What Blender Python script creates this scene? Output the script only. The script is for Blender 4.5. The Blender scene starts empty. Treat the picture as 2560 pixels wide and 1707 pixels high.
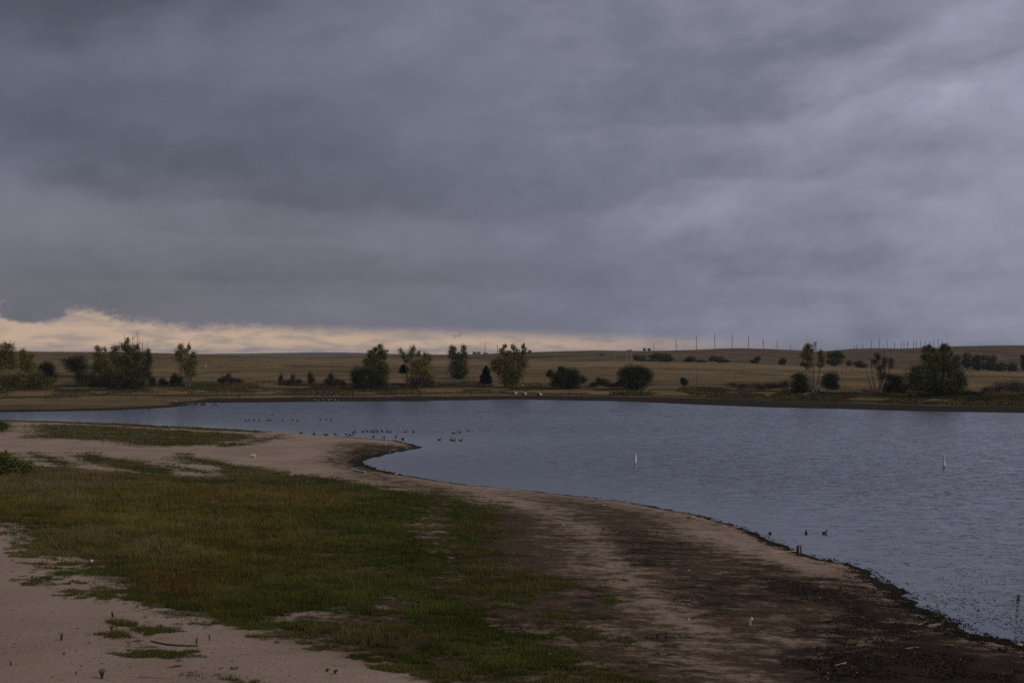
import bpy, math, random
import numpy as np
from mathutils import Vector

random.seed(7)
rng = np.random.default_rng(11)
scene = bpy.context.scene
COL = scene.collection

# ------------------------------------------------------------------ camera
CAM_H = 11.5
LENS = 50.0
F = 2560 * LENS / 36.0            # focal length in photograph pixels
HORIZON = 885.0
PITCH = math.atan((HORIZON - 853.5) / F)
cam_data = bpy.data.cameras.new("camera")
cam_data.lens = LENS
cam_data.sensor_width = 36.0
cam_data.clip_start = 0.5
cam_data.clip_end = 60000
cam = bpy.data.objects.new("camera", cam_data)
cam.location = (0, 0, CAM_H)
cam.rotation_euler = (math.radians(90) + PITCH, 0, 0)
COL.objects.link(cam)
scene.camera = cam

# ------------------------------------------------------------------ exposure
scene.view_settings.view_transform = 'Standard'
scene.view_settings.look = 'None'
scene.view_settings.exposure = 0.0
scene.view_settings.gamma = 1.0
scene.view_settings.use_curve_mapping = False
scene.render.engine = 'CYCLES'
scene.cycles.use_denoising = False
scene.cycles.max_bounces = 5
scene.cycles.diffuse_bounces = 2
scene.cycles.glossy_bounces = 2
scene.cycles.transparent_max_bounces = 4
scene.cycles.volume_bounces = 0
scene.cycles.sample_clamp_indirect = 4.0

# ------------------------------------------------------------------ world: overcast dusk sky
SUN_AZ, SUN_EL = math.radians(118), math.radians(38)     # azimuth clockwise from the view direction


class Nodes:
    """Tiny expression helper for node trees."""
    def __init__(self, nt):
        self.nt = nt

    def new(self, t, **kw):
        n = self.nt.nodes.new(t)
        for k, v in kw.items():
            setattr(n, k, v)
        return n

    def put(self, sock, v):
        if hasattr(v, "links"):
            self.nt.links.new(v, sock)
        else:
            sock.default_value = v

    def m(self, op, a, b=0.0, c=None, clamp=False):
        n = self.new("ShaderNodeMath", operation=op)
        n.use_clamp = clamp
        self.put(n.inputs[0], a)
        self.put(n.inputs[1], b)
        if c is not None:
            self.put(n.inputs[2], c)
        return n.outputs[0]

    def add(self, a, b): return self.m('ADD', a, b)
    def sub(self, a, b): return self.m('SUBTRACT', a, b)
    def mul(self, a, b): return self.m('MULTIPLY', a, b)
    def div(self, a, b): return self.m('DIVIDE', a, b)

    def step(self, v, lo, hi, to0=0.0, to1=1.0):
        n = self.new("ShaderNodeMapRange", interpolation_type='SMOOTHSTEP')
        self.put(n.inputs[0], v)
        self.put(n.inputs[1], lo)
        self.put(n.inputs[2], hi)
        self.put(n.inputs[3], to0)
        self.put(n.inputs[4], to1)
        return n.outputs[0]

    def noise(self, vec, scale, detail=4.0, rough=0.5, dist=0.0, col=False):
        n = self.new("ShaderNodeTexNoise")
        self.put(n.inputs["Vector"], vec)
        n.inputs["Scale"].default_value = scale
        n.inputs["Detail"].default_value = detail
        n.inputs["Roughness"].default_value = rough
        n.inputs["Distortion"].default_value = dist
        return n.outputs[1] if col else n.outputs[0]

    def mix(self, f, a, b, blend='MIX'):
        n = self.new("ShaderNodeMix", data_type='RGBA', blend_type=blend)
        self.put(n.inputs[0], f)
        self.put(n.inputs[6], a if hasattr(a, "links") else (*a, 1.0))
        self.put(n.inputs[7], b if hasattr(b, "links") else (*b, 1.0))
        return n.outputs[2]

    def ramp(self, v, stops):
        n = self.new("ShaderNodeValToRGB")
        el = n.color_ramp.elements
        while len(el) < len(stops):
            el.new(0.5)
        for e, (p, c) in zip(el, stops):
            e.position = p
            e.color = (*c, 1.0) if len(c) == 3 else c
        self.put(n.inputs[0], v)
        return n.outputs[0]

    def xyz(self, v):
        n = self.new("ShaderNodeSeparateXYZ")
        self.put(n.inputs[0], v)
        return n.outputs

    def comb(self, x, y, z=0.0):
        n = self.new("ShaderNodeCombineXYZ")
        for s, v in zip(n.inputs, (x, y, z)):
            self.put(s, v)
        return n.outputs[0]

    def vm(self, op, a, b=(0, 0, 0)):
        n = self.new("ShaderNodeVectorMath", operation=op)
        self.put(n.inputs[0], a)
        self.put(n.inputs[1], b)
        return n.outputs[0]


world = bpy.data.worlds.new("World")
scene.world = world
world.use_nodes = True
wt = world.node_tree
wt.nodes.clear()
W = Nodes(wt)
d = W.xyz(W.new("ShaderNodeTexCoord").outputs["Generated"])
az = W.mul(W.m('ARCTAN2', d[0], d[1]), 57.2958)           # degrees right of the view axis
el = W.mul(W.m('ARCSINE', d[2]), 57.2958)
zc = W.add(W.m('MAXIMUM', d[2], 0.0), 0.075)
P = W.comb(W.div(d[0], zc), W.div(d[1], zc), 0.0)         # point where the ray meets the cloud deck
Q = W.comb(az, W.sub(W.mul(el, 1.9), W.mul(az, 0.22)), 0.0)                # slanting, flattened cloud banks
warp = W.xyz(W.vm('SUBTRACT', W.noise(Q, 0.16, 6.0, 0.58, col=True), (0.5, 0.5, 0.5)))
azw = W.add(az, W.mul(warp[0], 8.0))
elw = W.add(el, W.mul(warp[1], 4.2))


def deg_x(px): return math.degrees(math.atan((px - 1280) / F))
def deg_y(py): return math.degrees(math.atan((HORIZON - py) / F))


def lobe(cx, cy, sx, sy, rot, amp):
    """Soft bank of cloud, centred in direction (cx, cy)."""
    c, s = math.cos(math.radians(rot)), math.sin(math.radians(rot))
    k = 57.2958 / F
    dx = W.sub(azw, deg_x(cx))
    dy = W.sub(elw, deg_y(cy))
    u = W.div(W.add(W.mul(dx, c), W.mul(dy, s)), sx * k)
    v = W.div(W.sub(W.mul(dy, c), W.mul(dx, s)), sy * k)
    q = W.add(W.mul(u, u), W.mul(v, v))
    return W.mul(W.m('EXPONENT', W.mul(q, -0.5)), amp)


SKY_LOBES = [   # photograph px centre, half sizes, tilt in degrees, lightness
    (2600, 300, 260, 330, 0, 0.13), (1740, 520, 130, 55, 14, 0.13), (2080, 285, 130, 45, 18, 0.12),
    (2350, 295, 110, 38, 5, 0.10), (2380, 70, 170, 45, 20, 0.11), (2180, 445, 90, 25, 10, 0.06),
    (650, 370, 560, 80, -4, -0.06),
    (-20, -20, 330, 75, 0, -0.24), (120, 515, 330, 55, -6, 0.13), (400, 300, 120, 26, 0, 0.045),
    (330, 160, 260, 70, 10, 0.06), (1020, 60, 260, 70, 15, 0.06), (1230, 340, 180, 90, 10, 0.045),
    (1000, 590, 260, 34, 0, 0.045), (700, 690, 400, 30, 0, -0.03), (1650, 230, 480, 200, 10, 0.10), (1600, 195, 260, 30, 12, -0.04),
    (1950, 160, 260, 30, 14, -0.06), (150, 640, 300, 60, 0, 0.04), (2320, 560, 120, 40, 8, 0.05),
]
big = W.noise(P, 0.55, 3.0, 0.5)
mid = W.noise(Q, 0.33, 6.0, 0.6, 0.3)
L = W.step(az, -24.0, 24.0, 0.385, 0.585)
L = W.add(L, W.mul(W.step(el, 0.0, 6.0), -0.035))
# lighter layer below the slanting edge that climbs to the upper right
slant = W.sub(W.mul(W.sub(azw, deg_x(1500)), 0.36), W.sub(elw, deg_y(545)))
L = W.add(L, W.mul(W.mul(W.step(slant, -0.5, 0.9), W.step(az, deg_x(1350), deg_x(1800))), 0.03))
for lb in SKY_LOBES:
    L = W.add(L, lobe(*lb))
lump = W.noise(W.comb(az, W.mul(el, 1.6), 3.0), 0.42, 6.0, 0.62)
elb = W.add(el, W.add(W.mul(warp[1], 1.1), W.mul(W.sub(lump, 0.5), 1.5)))


def bank(pts, thick, amp, soft, fade=120):
    """Cloud layer with a defined underside along pts (photograph px), thinning upwards."""
    n = W.new("ShaderNodeMapRange")
    W.put(n.inputs[0], az); n.inputs[1].default_value = -24.0; n.inputs[2].default_value = 24.0
    e = W.mul(W.ramp(n.outputs[0], [((deg_x(x) + 24.0) / 48.0, (deg_y(y) / 16.0,) * 3) for x, y in pts]), 16.0)
    h = W.sub(elb, e)
    m = W.mul(W.step(h, -soft, soft), W.m('EXPONENT', W.mul(W.m('MAXIMUM', h, 0.0), -62.0 / thick)))
    x0, x1 = pts[0][0], pts[-1][0]
    m = W.mul(m, W.mul(W.step(az, deg_x(x0 - fade), deg_x(x0 + fade)), W.step(az, deg_x(x1 + fade), deg_x(x1 - fade))))
    return W.mul(m, amp)


for bk_ in [([(-200, 405), (0, 440), (150, 470), (280, 500), (550, 508), (1000, 538), (1350, 542), (1530, 515), (1650, 470), (1800, 430)], 190, -0.080, 0.34, 200),
            ([(1350, 330), (1650, 305), (1850, 305), (1950, 315), (2080, 280), (2200, 250), (2400, 215), (2600, 150)], 70, -0.08, 0.22, 250),
            ([(1300, 130), (1700, 165), (2050, 160), (2250, 115), (2380, 60), (2560, 0)], 90, -0.045, 0.3, 250),
            ([(300, 582), (600, 590), (900, 604)], 26, -0.06, 0.16, 200), ([(350, 704), (800, 712), (1350, 722)], 34, -0.055, 0.2, 250),
            ([(1500, 700), (2000, 706), (2500, 704)], 40, -0.05, 0.3, 300), ([(1750, 445), (2100, 450), (2400, 400)], 60, -0.06, 0.2, 160)]:
    L = W.add(L, bank(*bk_))
L = W.add(L, W.mul(W.sub(lump, 0.5), W.step(az, -10.0, 12.0, 0.08, 0.20)))
L = W.add(L, W.mul(W.sub(big, 0.5), 0.16))
L = W.add(L, W.mul(W.sub(mid, 0.5), W.step(az, -8.0, 14.0, 0.16, 0.22)))
cloud = W.ramp(L, [(0.0, (0.045, 0.055, 0.078)), (0.25, (0.094, 0.104, 0.139)), (0.5, (0.176, 0.185, 0.243)),
                   (0.75, (0.314, 0.320, 0.416)), (1.0, (0.54, 0.53, 0.62))])
warm = W.mul(W.step(el, 9.0, 1.0), W.step(az, 8.0, -16.0))
cloud = W.mix(W.mul(warm, 0.75), cloud, W.mix(1.0, cloud, (1.18, 1.05, 0.90), 'MULTIPLY'))
# clear strip between the cloud base and the horizon, wide on the left and closing to the right
gap_t = W.step(az, -20.0, 20.0)
gt = W.new("ShaderNodeMapRange")
W.put(gt.inputs[0], az); gt.inputs[1].default_value = -20.0; gt.inputs[2].default_value = 20.0
gap = W.ramp(gt.outputs[0], [(t, (v,) * 3) for t, v in ((0.005, .196), (0.052, .184), (0.092, .170), (0.115, .142), (0.149, .112),
                                                        (0.307, .093), (0.5, .076), (0.587, .063), (0.667, .055), (0.787, .043))])
gap_el = W.mul(gap, 10.0)
ragged = W.noise(W.vm('MULTIPLY', W.comb(az, el, 0.0), (0.55, 1.3, 1.0)), 1.0, 6.0, 0.55)
rag_amp = W.step(az, -6.0, -14.0, 0.22, 1.1)
ragged2 = W.noise(W.vm('MULTIPLY', W.comb(az, el, 0.0), (1.0, 1.5, 1.0)), 3.2, 5.0, 0.6)
edge = W.sub(W.add(el, W.mul(W.sub(ragged, 0.5), rag_amp)), gap_el)
edge = W.add(edge, W.mul(W.sub(ragged2, 0.5), W.mul(rag_amp, 0.6)))
hx, hy = W.div(W.sub(az, deg_x(72)), 1.25), W.div(W.sub(el, deg_y(787)), 0.42)
edge = W.add(edge, W.mul(W.m('EXPONENT', W.mul(W.add(W.mul(hx, hx), W.mul(hy, hy)), -1.0)), 1.3))   # ragged scud hanging below the base
soft = W.step(az, -12.0, 8.0, 0.32, 0.38)
gmask = W.step(W.div(edge, soft), 1.0, -1.0)
gmask = W.mul(gmask, W.mul(W.step(az, 15.0, 4.0), W.step(az, -110.0, -60.0)))
gapcol = W.ramp(W.div(el, 2.2), [(0.0, (0.72, 0.51, 0.335)), (0.35, (0.60, 0.435, 0.31)), (1.0, (0.46, 0.365, 0.30))])
gapcol = W.mix(W.step(W.noise(W.vm('MULTIPLY', W.comb(az, el, 0.0), (0.5, 2.2, 1.0)), 1.2, 5.0, 0.55), 0.42, 0.66, 0.0, 0.7),
               gapcol, (0.33, 0.27, 0.24))
gapcol = W.mix(W.step(az, -2.0, 12.0, 0.0, 0.55), gapcol, (0.30, 0.24, 0.24))
cloud = W.mix(gmask, cloud, gapcol)
sky = W.new("ShaderNodeTexSky", sky_type='NISHITA')
sky.sun_disc = False
sky.sun_elevation = SUN_EL
sky.sun_rotation = SUN_AZ
sky.air_density = 1.5
sky.dust_density = 3.0
thin = W.mix(1.0, sky.outputs[0], (0.05, 0.05, 0.05), 'MULTIPLY')
final = W.mix(0.03, cloud, thin)
bg = W.new("ShaderNodeBackground")
W.put(bg.inputs[0], final)
bg.inputs[1].default_value = 1.0
wt.links.new(bg.outputs[0], W.new("ShaderNodeOutputWorld").inputs[0])
world.cycles.sampling_method = 'MANUAL'
world.cycles.sample_map_resolution = 512

# ------------------------------------------------------------------ sun behind the overcast
sun_data = bpy.data.lights.new("sun", 'SUN')
sun_data.energy = 1.3
sun_data.angle = math.radians(40)
sun_data.color = (1.0, 0.90, 0.77)
sun = bpy.data.objects.new("sun", sun_data)
to_sun = Vector((math.sin(SUN_AZ) * math.cos(SUN_EL), math.cos(SUN_AZ) * math.cos(SUN_EL), math.sin(SUN_EL)))
sun.rotation_euler = to_sun.to_track_quat('Z', 'Y').to_euler()
sun.location = (60, -40, 80)
COL.objects.link(sun)


# ------------------------------------------------------------------ helpers
def ray(px, py):
    px, py = np.asarray(px, float), np.asarray(py, float)
    u, v = (px - 1280) / F, (853.5 - py) / F
    return u, math.cos(PITCH) - v * math.sin(PITCH), math.sin(PITCH) + v * math.cos(PITCH)


def at_depth(px, py, Y):
    """World point seen at a photograph pixel, Y metres out."""
    u, fy, fz = ray(px, py)
    t = Y / fy
    return np.stack([u * t, np.zeros_like(t) + Y, CAM_H + fz * t], -1)


def hash2(ix, iy, seed):
    h = np.sin(ix * 127.1 + iy * 311.7 + seed * 74.7) * 43758.5453
    return h - np.floor(h)


def vnoise(x, y, seed=0):
    ix, iy = np.floor(x), np.floor(y)
    fx, fy = x - ix, y - iy
    fx, fy = fx * fx * (3 - 2 * fx), fy * fy * (3 - 2 * fy)
    a, b = hash2(ix, iy, seed), hash2(ix + 1, iy, seed)
    c, d_ = hash2(ix, iy + 1, seed), hash2(ix + 1, iy + 1, seed)
    return (a + (b - a) * fx) * (1 - fy) + (c + (d_ - c) * fx) * fy


def fbm(x, y, octaves=4, seed=0):
    s, a, t = 0.0, 0.5, 0.0
    for o in range(octaves):
        s = s + a * vnoise(x * 2 ** o, y * 2 ** o, seed + o * 3)
        t += a
        a *= 0.5
    return s / t


def seg_dist(x, y, pts, closed=False):
    best = np.full(x.shape, 1e12)
    n = len(pts)
    for i in range(n if closed else n - 1):
        ax, ay = pts[i]
        bx, by = pts[(i + 1) % n]
        ex, ey = bx - ax, by - ay
        t = np.clip(((x - ax) * ex + (y - ay) * ey) / (ex * ex + ey * ey + 1e-9), 0, 1)
        q = (x - ax - t * ex) ** 2 + (y - ay - t * ey) ** 2
        best = np.minimum(best, q)
    return np.sqrt(best)


def inside(x, y, pts):
    r = np.zeros(x.shape, bool)
    n = len(pts)
    for i in range(n):
        ax, ay = pts[i]
        bx, by = pts[(i + 1) % n]
        if ay == by:
            continue
        c = ((ay > y) != (by > y)) & (x < (bx - ax) * (y - ay) / (by - ay) + ax)
        r ^= c
    return r


def flat(px, py):
    """Pixel to the water plane."""
    u, fy, fz = ray(px, py)
    t = -CAM_H / fz
    return u * t, fy * t


NEAR_PX = [(-2500, 1030), (-1500, 1036), (-600, 1043), (0, 1050), (150, 1053), (300, 1059), (450, 1067), (600, 1074),
           (700, 1081), (757, 1085), (850, 1091), (950, 1098), (1000, 1103), (1020, 1107), (1040, 1114), (1056, 1118.5),
           (1038, 1122), (1005, 1128), (968, 1134), (938, 1143), (906, 1154), (920, 1166), (950, 1173), (1000, 1186), (1050, 1193),
           (1100, 1203), (1180, 1213), (1280, 1223), (1400, 1236), (1480, 1243), (1560, 1254), (1660, 1272), (1760, 1291),
           (1840, 1314), (1900, 1338), (1930, 1357), (1970, 1371), (2000, 1383), (2030, 1391), (2070, 1400), (2130, 1409), (2160, 1420),
           (2180, 1436), (2205, 1453), (2240, 1472), (2280, 1502), (2310, 1520), (2350, 1541), (2400, 1562), (2430, 1580),
           (2480, 1595), (2540, 1606), (2600, 1620), (2800, 1680), (3200, 1800), (3900, 2000)]
FAR_PX = [(-2500, 1022), (-1200, 1026), (-400, 1030), (0, 1030), (150, 1028), (270, 1026), (380, 1021), (440, 1017), (479, 1012.5),
          (462, 1009.5), (478, 1007.5), (540, 1006.5), (640, 1006), (800, 1004), (960, 1003), (1060, 1003), (1100, 1001), (1200, 1000), (1280, 998),
          (1340, 999), (1440, 1001), (1560, 1003), (1650, 1007), (1760, 1012), (1920, 1018), (2100, 1022), (2300, 1028),
          (2560, 1032), (3000, 1040), (3900, 1055), (5200, 1075)]
NEAR = np.stack(flat(*np.array(NEAR_PX, float).T), -1)
FAR = np.stack(flat(*np.array(FAR_PX, float).T), -1)
LAKE = np.concatenate([NEAR, FAR[::-1]])

# height control lines: photograph column -> depth or picture row of the tree line, the field edge, the ridge, the far ridge
XT = [-400, 0, 300, 560, 880, 1100, 1250, 1410, 1590, 2000, 2360, 2560, 3000]
YT = [972, 972, 970, 967, 971, 967, 968, 972, 975, 983, 991, 995, 1000]
TREE_Z = 1.5
DEPTH_T = np.array([(CAM_H - TREE_Z) * F / (y - HORIZON) for y in YT])
SHORE_D = np.interp(XT, [p[0] for p in FAR_PX if p[0] != 462], [CAM_H * F / (p[1] - HORIZON) for p in FAR_PX if p[0] != 462])
X2 = [-400, 0, 300, 500, 640, 760, 1000, 1130, 1280, 1480, 1600, 1740, 1850, 1920, 2080, 2200, 2300, 2420, 2560, 3200]
Y2 = [893, 893, 893, 892, 891, 893, 895, 896, 900, 901, 903, 906, 909, 911, 917, 921, 924, 927, 931, 940]
X3 = [-800, -300, 0, 160, 300, 400, 500, 560, 640, 760, 880, 1000, 1150, 1280, 1380, 1480, 1600, 1700, 1780, 1850, 1920, 1990, 2045,
      2090, 2130, 2180, 2250, 2330, 2390, 2480, 2560, 3200]
Y3 = [882, 879, 878, 878.5, 880, 882.5, 885.5, 888.5, 893, 894, 890, 888.5, 888, 881, 877.5, 876, 877, 875, 872, 870, 872, 876, 878.5,
      876, 872, 870, 871, 868, 865, 863, 863, 866]
X4 = [-900, 300, 450, 560, 640, 760, 840, 920, 1000, 1100, 1200, 1380, 2000, 3400]
Y4 = [884, 887, 886, 884, 883, 881, 880.5, 882.5, 884.5, 886, 885, 884, 884, 884]


def far_table(px, Y):
    z1 = np.full(px.shape, TREE_Z)
    d1 = np.interp(px, XT, DEPTH_T)
    z2 = CAM_H - (np.interp(px, X2, Y2) - HORIZON) * 750 / F
    z3 = CAM_H - (np.interp(px, X3, Y3) - HORIZON) * 1150 / F
    z4 = CAM_H - (np.interp(px, X4, Y4) - HORIZON) * 6500 / F
    dip = np.where(px < 560, (z2 * .7 + z3 * .3), z2 - 1.6)
    zs = [z1, z2, dip, z3, z3 - 7.0, np.full(px.shape, 3.0), z4, z4 - 30.0]
    ds = [d1, np.full(px.shape, 750.), np.full(px.shape, 860.), np.full(px.shape, 1150.), np.full(px.shape, 1600.),
          np.full(px.shape, 3200.), np.full(px.shape, 6500.), np.full(px.shape, 16000.)]
    out = z1.copy()
    for i in range(len(zs) - 1):
        t = np.clip((Y - ds[i]) / (ds[i + 1] - ds[i]), 0, 1)
        if i >= 2:
            t = t * t * (3 - 2 * t) * .6 + t * .4
        out = out + (zs[i + 1] - zs[i]) * t
    return out


def ground_z(x, y, full=False):
    x, y = np.asarray(x, float), np.asarray(y, float)
    shp = x.shape
    x, y = x.ravel(), y.ravel()
    dn = np.full(x.shape, 1e6)
    df = np.full(x.shape, 1e6)
    m = y < 520
    dn[m] = seg_dist(x[m], y[m], NEAR)
    df[m] = seg_dist(x[m], y[m], FAR)
    lake = np.zeros(x.shape, bool)
    lake[m] = inside(x[m], y[m], LAKE)
    near = (dn < df) & m
    px = 1280 + F * x / np.maximum(y, 1.0)
    nz = (fbm(x * .35, y * .35, 3, 5) - .5)
    zn = 0.10 * (1 - np.exp(-dn / 0.9)) + 2.2 * (1 - np.exp(-dn / 90.)) + nz * .16 * np.clip(dn / 2., .15, 1)
    w = np.interp(px, XT, np.maximum(DEPTH_T - SHORE_D, 25.))
    dfc = np.minimum(df, 1e5)
    zf = .28 * (1 - np.exp(-dfc / 2.5)) + 1.22 * np.clip(dfc / w, 0, 1)
    zf = zf + np.maximum(0, far_table(px, y) - TREE_Z)
    rough_f = (fbm(x * .03, y * .03, 3, 9) - .5) * np.clip((y - 380) / 200., 0.1, 1) * 1.0
    rough_f *= np.clip(1.4 - y / 6000., .4, 1)
    zf = zf + rough_f * np.clip(dfc / 20., 0, 1)
    z = np.where(near, zn, zf)
    dl = np.minimum(dn, df)
    rag = (fbm(x * .8, y * .8, 3, 17) - .5) * .14 * np.exp(-dl / 2.5)
    z = z + np.where(near, rag, 0)
    z = np.where(lake, np.maximum(-2.5, -.08 * dl) + nz * .05 * np.clip(dl / 2., .15, 1) + np.where(near, rag, 0), z)
    if full:
        return z.reshape(shp), dn.reshape(shp), df.reshape(shp), lake.reshape(shp), near.reshape(shp)
    return z.reshape(shp)


MARCH = np.geomspace(16, 9000, 2600)


def ground_pt(px, py):
    """World point on the ground (or the water) seen at a photograph pixel."""
    u, fy, fz = ray(px, py)
    t = MARCH / fy
    x, y, z = u * t, MARCH, CAM_H + fz * t
    g = np.maximum(ground_z(x, y), 0.0)
    k = np.argmax(z <= g)
    if z[k] > g[k]:
        k = len(z) - 1
    a, b = z[k - 1] - g[k - 1], g[k] - z[k]
    s = a / (a + b + 1e-9)
    yy = y[k - 1] + (y[k] - y[k - 1]) * s
    p = at_depth(px, py, yy)
    return Vector((p[0], p[1], max(float(ground_z(p[0:1], p[1:2])[0]), 0.0)))


def poly_world(pts):
    return np.array([ground_pt(*p)[:2] for p in pts])


def link(o, parent=None):
    COL.objects.link(o)
    if parent is not None:
        o.parent = parent
    return o


def tag(o, label=None, cat=None, group=None, kind=None):
    if label: o["label"] = label
    if cat: o["category"] = cat
    if group: o["group"] = group
    if kind: o["kind"] = kind
    return o


def empty(name, loc, rz=0.0):
    o = bpy.data.objects.new(name, None)
    o.location = loc
    o.rotation_euler = (0, 0, rz)
    o.empty_display_size = .2
    return link(o)


def mesh_obj(name, V, Fc, mat, parent=None, C=None, smooth=False):
    me = bpy.data.meshes.new(name)
    me.from_pydata(V if isinstance(V, list) else np.asarray(V), [], Fc if isinstance(Fc, list) else np.asarray(Fc))
    if C is not None:
        C = np.asarray(C, np.float32)
        if C.shape[1] == 3:
            C = np.concatenate([C, np.ones((len(C), 1), np.float32)], 1)
        at = me.color_attributes.new("Col", 'FLOAT_COLOR', 'POINT')
        at.data.foreach_set("color", C.ravel())
    if smooth:
        me.polygons.foreach_set("use_smooth", np.ones(len(me.polygons), bool))
    me.materials.append(mat)
    me.update()
    return link(bpy.data.objects.new(name, me), parent)


class MB:
    """Collects shapes into one mesh with a colour per vertex."""
    def __init__(self):
        self.V, self.F, self.C, self.n = [], [], [], 0

    def raw(self, V, Fc, c):
        V = [tuple(v) for v in V]
        self.F += [tuple(i + self.n for i in f) for f in Fc]
        self.V += V
        self.C += [c] * len(V) if not isinstance(c, list) else c
        self.n += len(V)
        return self

    def tube(self, path, radii, n=6, c=(1, 1, 1), cols=None, oval=1.0, cap=True):
        path = [Vector(p) for p in path]
        if not hasattr(radii, "__len__"):
            radii = [radii] * len(path)
        V, Fc, Cc = [], [], []
        ref = None
        for i, p in enumerate(path):
            t = (path[min(i + 1, len(path) - 1)] - path[max(i - 1, 0)])
            t = t.normalized() if t.length > 1e-9 else Vector((0, 0, 1))
            if ref is None:
                ref = Vector((0, 1, 0)) if abs(t.y) < .8 else Vector((1, 0, 0))
            s = t.cross(ref)
            s = s.normalized() if s.length > 1e-6 else Vector((1, 0, 0))
            ref = s.cross(t).normalized()
            for k in range(n):
                a = 2 * math.pi * k / n
                V.append(p + s * math.cos(a) * radii[i] + ref * math.sin(a) * radii[i] * oval)
                Cc.append(cols[i] if cols else c)
        for i in range(len(path) - 1):
            for k in range(n):
                a, b = i * n + k, i * n + (k + 1) % n
                Fc.append((a, b, b + n, a + n))
        if cap:
            Fc.append(tuple(range(n - 1, -1, -1)))
            Fc.append(tuple(range((len(path) - 1) * n, len(path) * n)))
        return self.raw(V, Fc, Cc)

    def box(self, cx, cy, cz, sx, sy, sz, c=(1, 1, 1), taper=1.0):
        V = []
        for zz, k in ((-.5, 1.0), (.5, taper)):
            for xx, yy in ((-.5, -.5), (.5, -.5), (.5, .5), (-.5, .5)):
                V.append((cx + xx * sx * k, cy + yy * sy * k, cz + zz * sz))
        return self.raw(V, [(3, 2, 1, 0), (4, 5, 6, 7), (0, 1, 5, 4), (1, 2, 6, 5), (2, 3, 7, 6), (3, 0, 4, 7)], c)

    def lump(self, c0, r, col, seg=10, rings=7, jit=.12, seed=1):
        """Uneven boulder-like body."""
        rr = random.Random(seed)
        V, Fc = [], []
        for i in range(rings + 1):
            th = math.pi * i / rings
            for k in range(seg):
                ph = 2 * math.pi * k / seg
                q = 1 + rr.uniform(-jit, jit)
                V.append((c0[0] + r[0] * q * math.sin(th) * math.cos(ph), c0[1] + r[1] * q * math.sin(th) * math.sin(ph), c0[2] + r[2] * q * math.cos(th)))
        for i in range(rings):
            for k in range(seg):
                a, b = i * seg + k, i * seg + (k + 1) % seg
                Fc.append((a, a + seg, b + seg, b))
        return self.raw(V, Fc, col)

    def build(self, name, mat, parent=None, smooth=False):
        return mesh_obj(name, self.V, self.F, mat, parent, self.C, smooth)


def copy_tree(o, parent=None):
    c = o.copy()
    COL.objects.link(c)
    c.parent = parent
    for ch in list(o.children):
        copy_tree(ch, c)
    return c


# ------------------------------------------------------------------ materials
def new_mat(name):
    m = bpy.data.materials.new(name)
    m.use_nodes = True
    nt = m.node_tree
    nt.nodes.clear()
    N = Nodes(nt)
    b = N.new("ShaderNodeBsdfPrincipled")
    o = N.new("ShaderNodeOutputMaterial")
    nt.links.new(b.outputs[0], o.inputs[0])
    return m, N, b, o


def col_mat(name, rough=.8, var=.35, scale=3.0, spec=.3, bump=0.0, stretch=(1, 1, 1)):
    """Vertex colour of the part, mottled by object-space noise."""
    m, N, b, o = new_mat(name)
    a = N.new("ShaderNodeVertexColor", layer_name="Col")
    tc = N.new("ShaderNodeTexCoord").outputs["Object"]
    n = N.noise(N.vm('MULTIPLY', tc, stretch), scale, 5.0, .6)
    f = N.step(n, .25, .75, 1 - var, 1 + var)
    c = N.mix(1.0, a.outputs[0], N.comb(f, f, f), 'MULTIPLY')
    N.put(b.inputs["Base Color"], c)
    b.inputs["Roughness"].default_value = rough
    b.inputs["Specular IOR Level"].default_value = spec
    if bump:
        bp = N.new("ShaderNodeBump")
        bp.inputs["Strength"].default_value = bump
        bp.inputs["Distance"].default_value = .02
        N.put(bp.inputs["Height"], n)
        N.put(b.inputs["Normal"], bp.outputs[0])
    return m


M_LEAF = col_mat("foliage", .9, .25, .8, .04)
M_BARK = col_mat("bark", .95, .35, 2.0, .03, .5, (1, 1, .3))
M_GRASS = col_mat("grass_blades", .95, .25, .15, .03)
M_WOOD = col_mat("weathered_wood", .9, .35, 6.0, .15, .6, (1, 6, 1))
M_PAINT = col_mat("paint", .45, .10, 8.0, .4)
M_PLASTIC = col_mat("dull_plastic", .5, .12, 9.0, .4)
M_FEATHER = col_mat("feathers", .9, .25, 9.0, .05)
M_HIDE = col_mat("hide", .85, .2, 3.0, .15)
M_STONE = col_mat("stone", .95, .3, 4.0, .15, .6)
M_WEED = col_mat("waterweed", .9, .35, 1.5, .05)
M_METAL = col_mat("dull_metal", .6, .15, 3.0, .4)


# ground --------------------------------------------------------------
SAND_A, SAND_B, SAND_C = (.322, .241, .184), (.412, .315, .245), (.302, .221, .166)
def split(N, node):
    s = N.new("ShaderNodeSeparateColor")
    N.put(s.inputs[0], node.outputs[0])
    return s.outputs[0], s.outputs[1], s.outputs[2], node.outputs[1]


def thr(N, mask, n, amp=1.2, lo=.42, hi=.58):
    return N.step(N.add(mask, N.mul(N.sub(n, .5), amp)), lo, hi)


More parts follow.
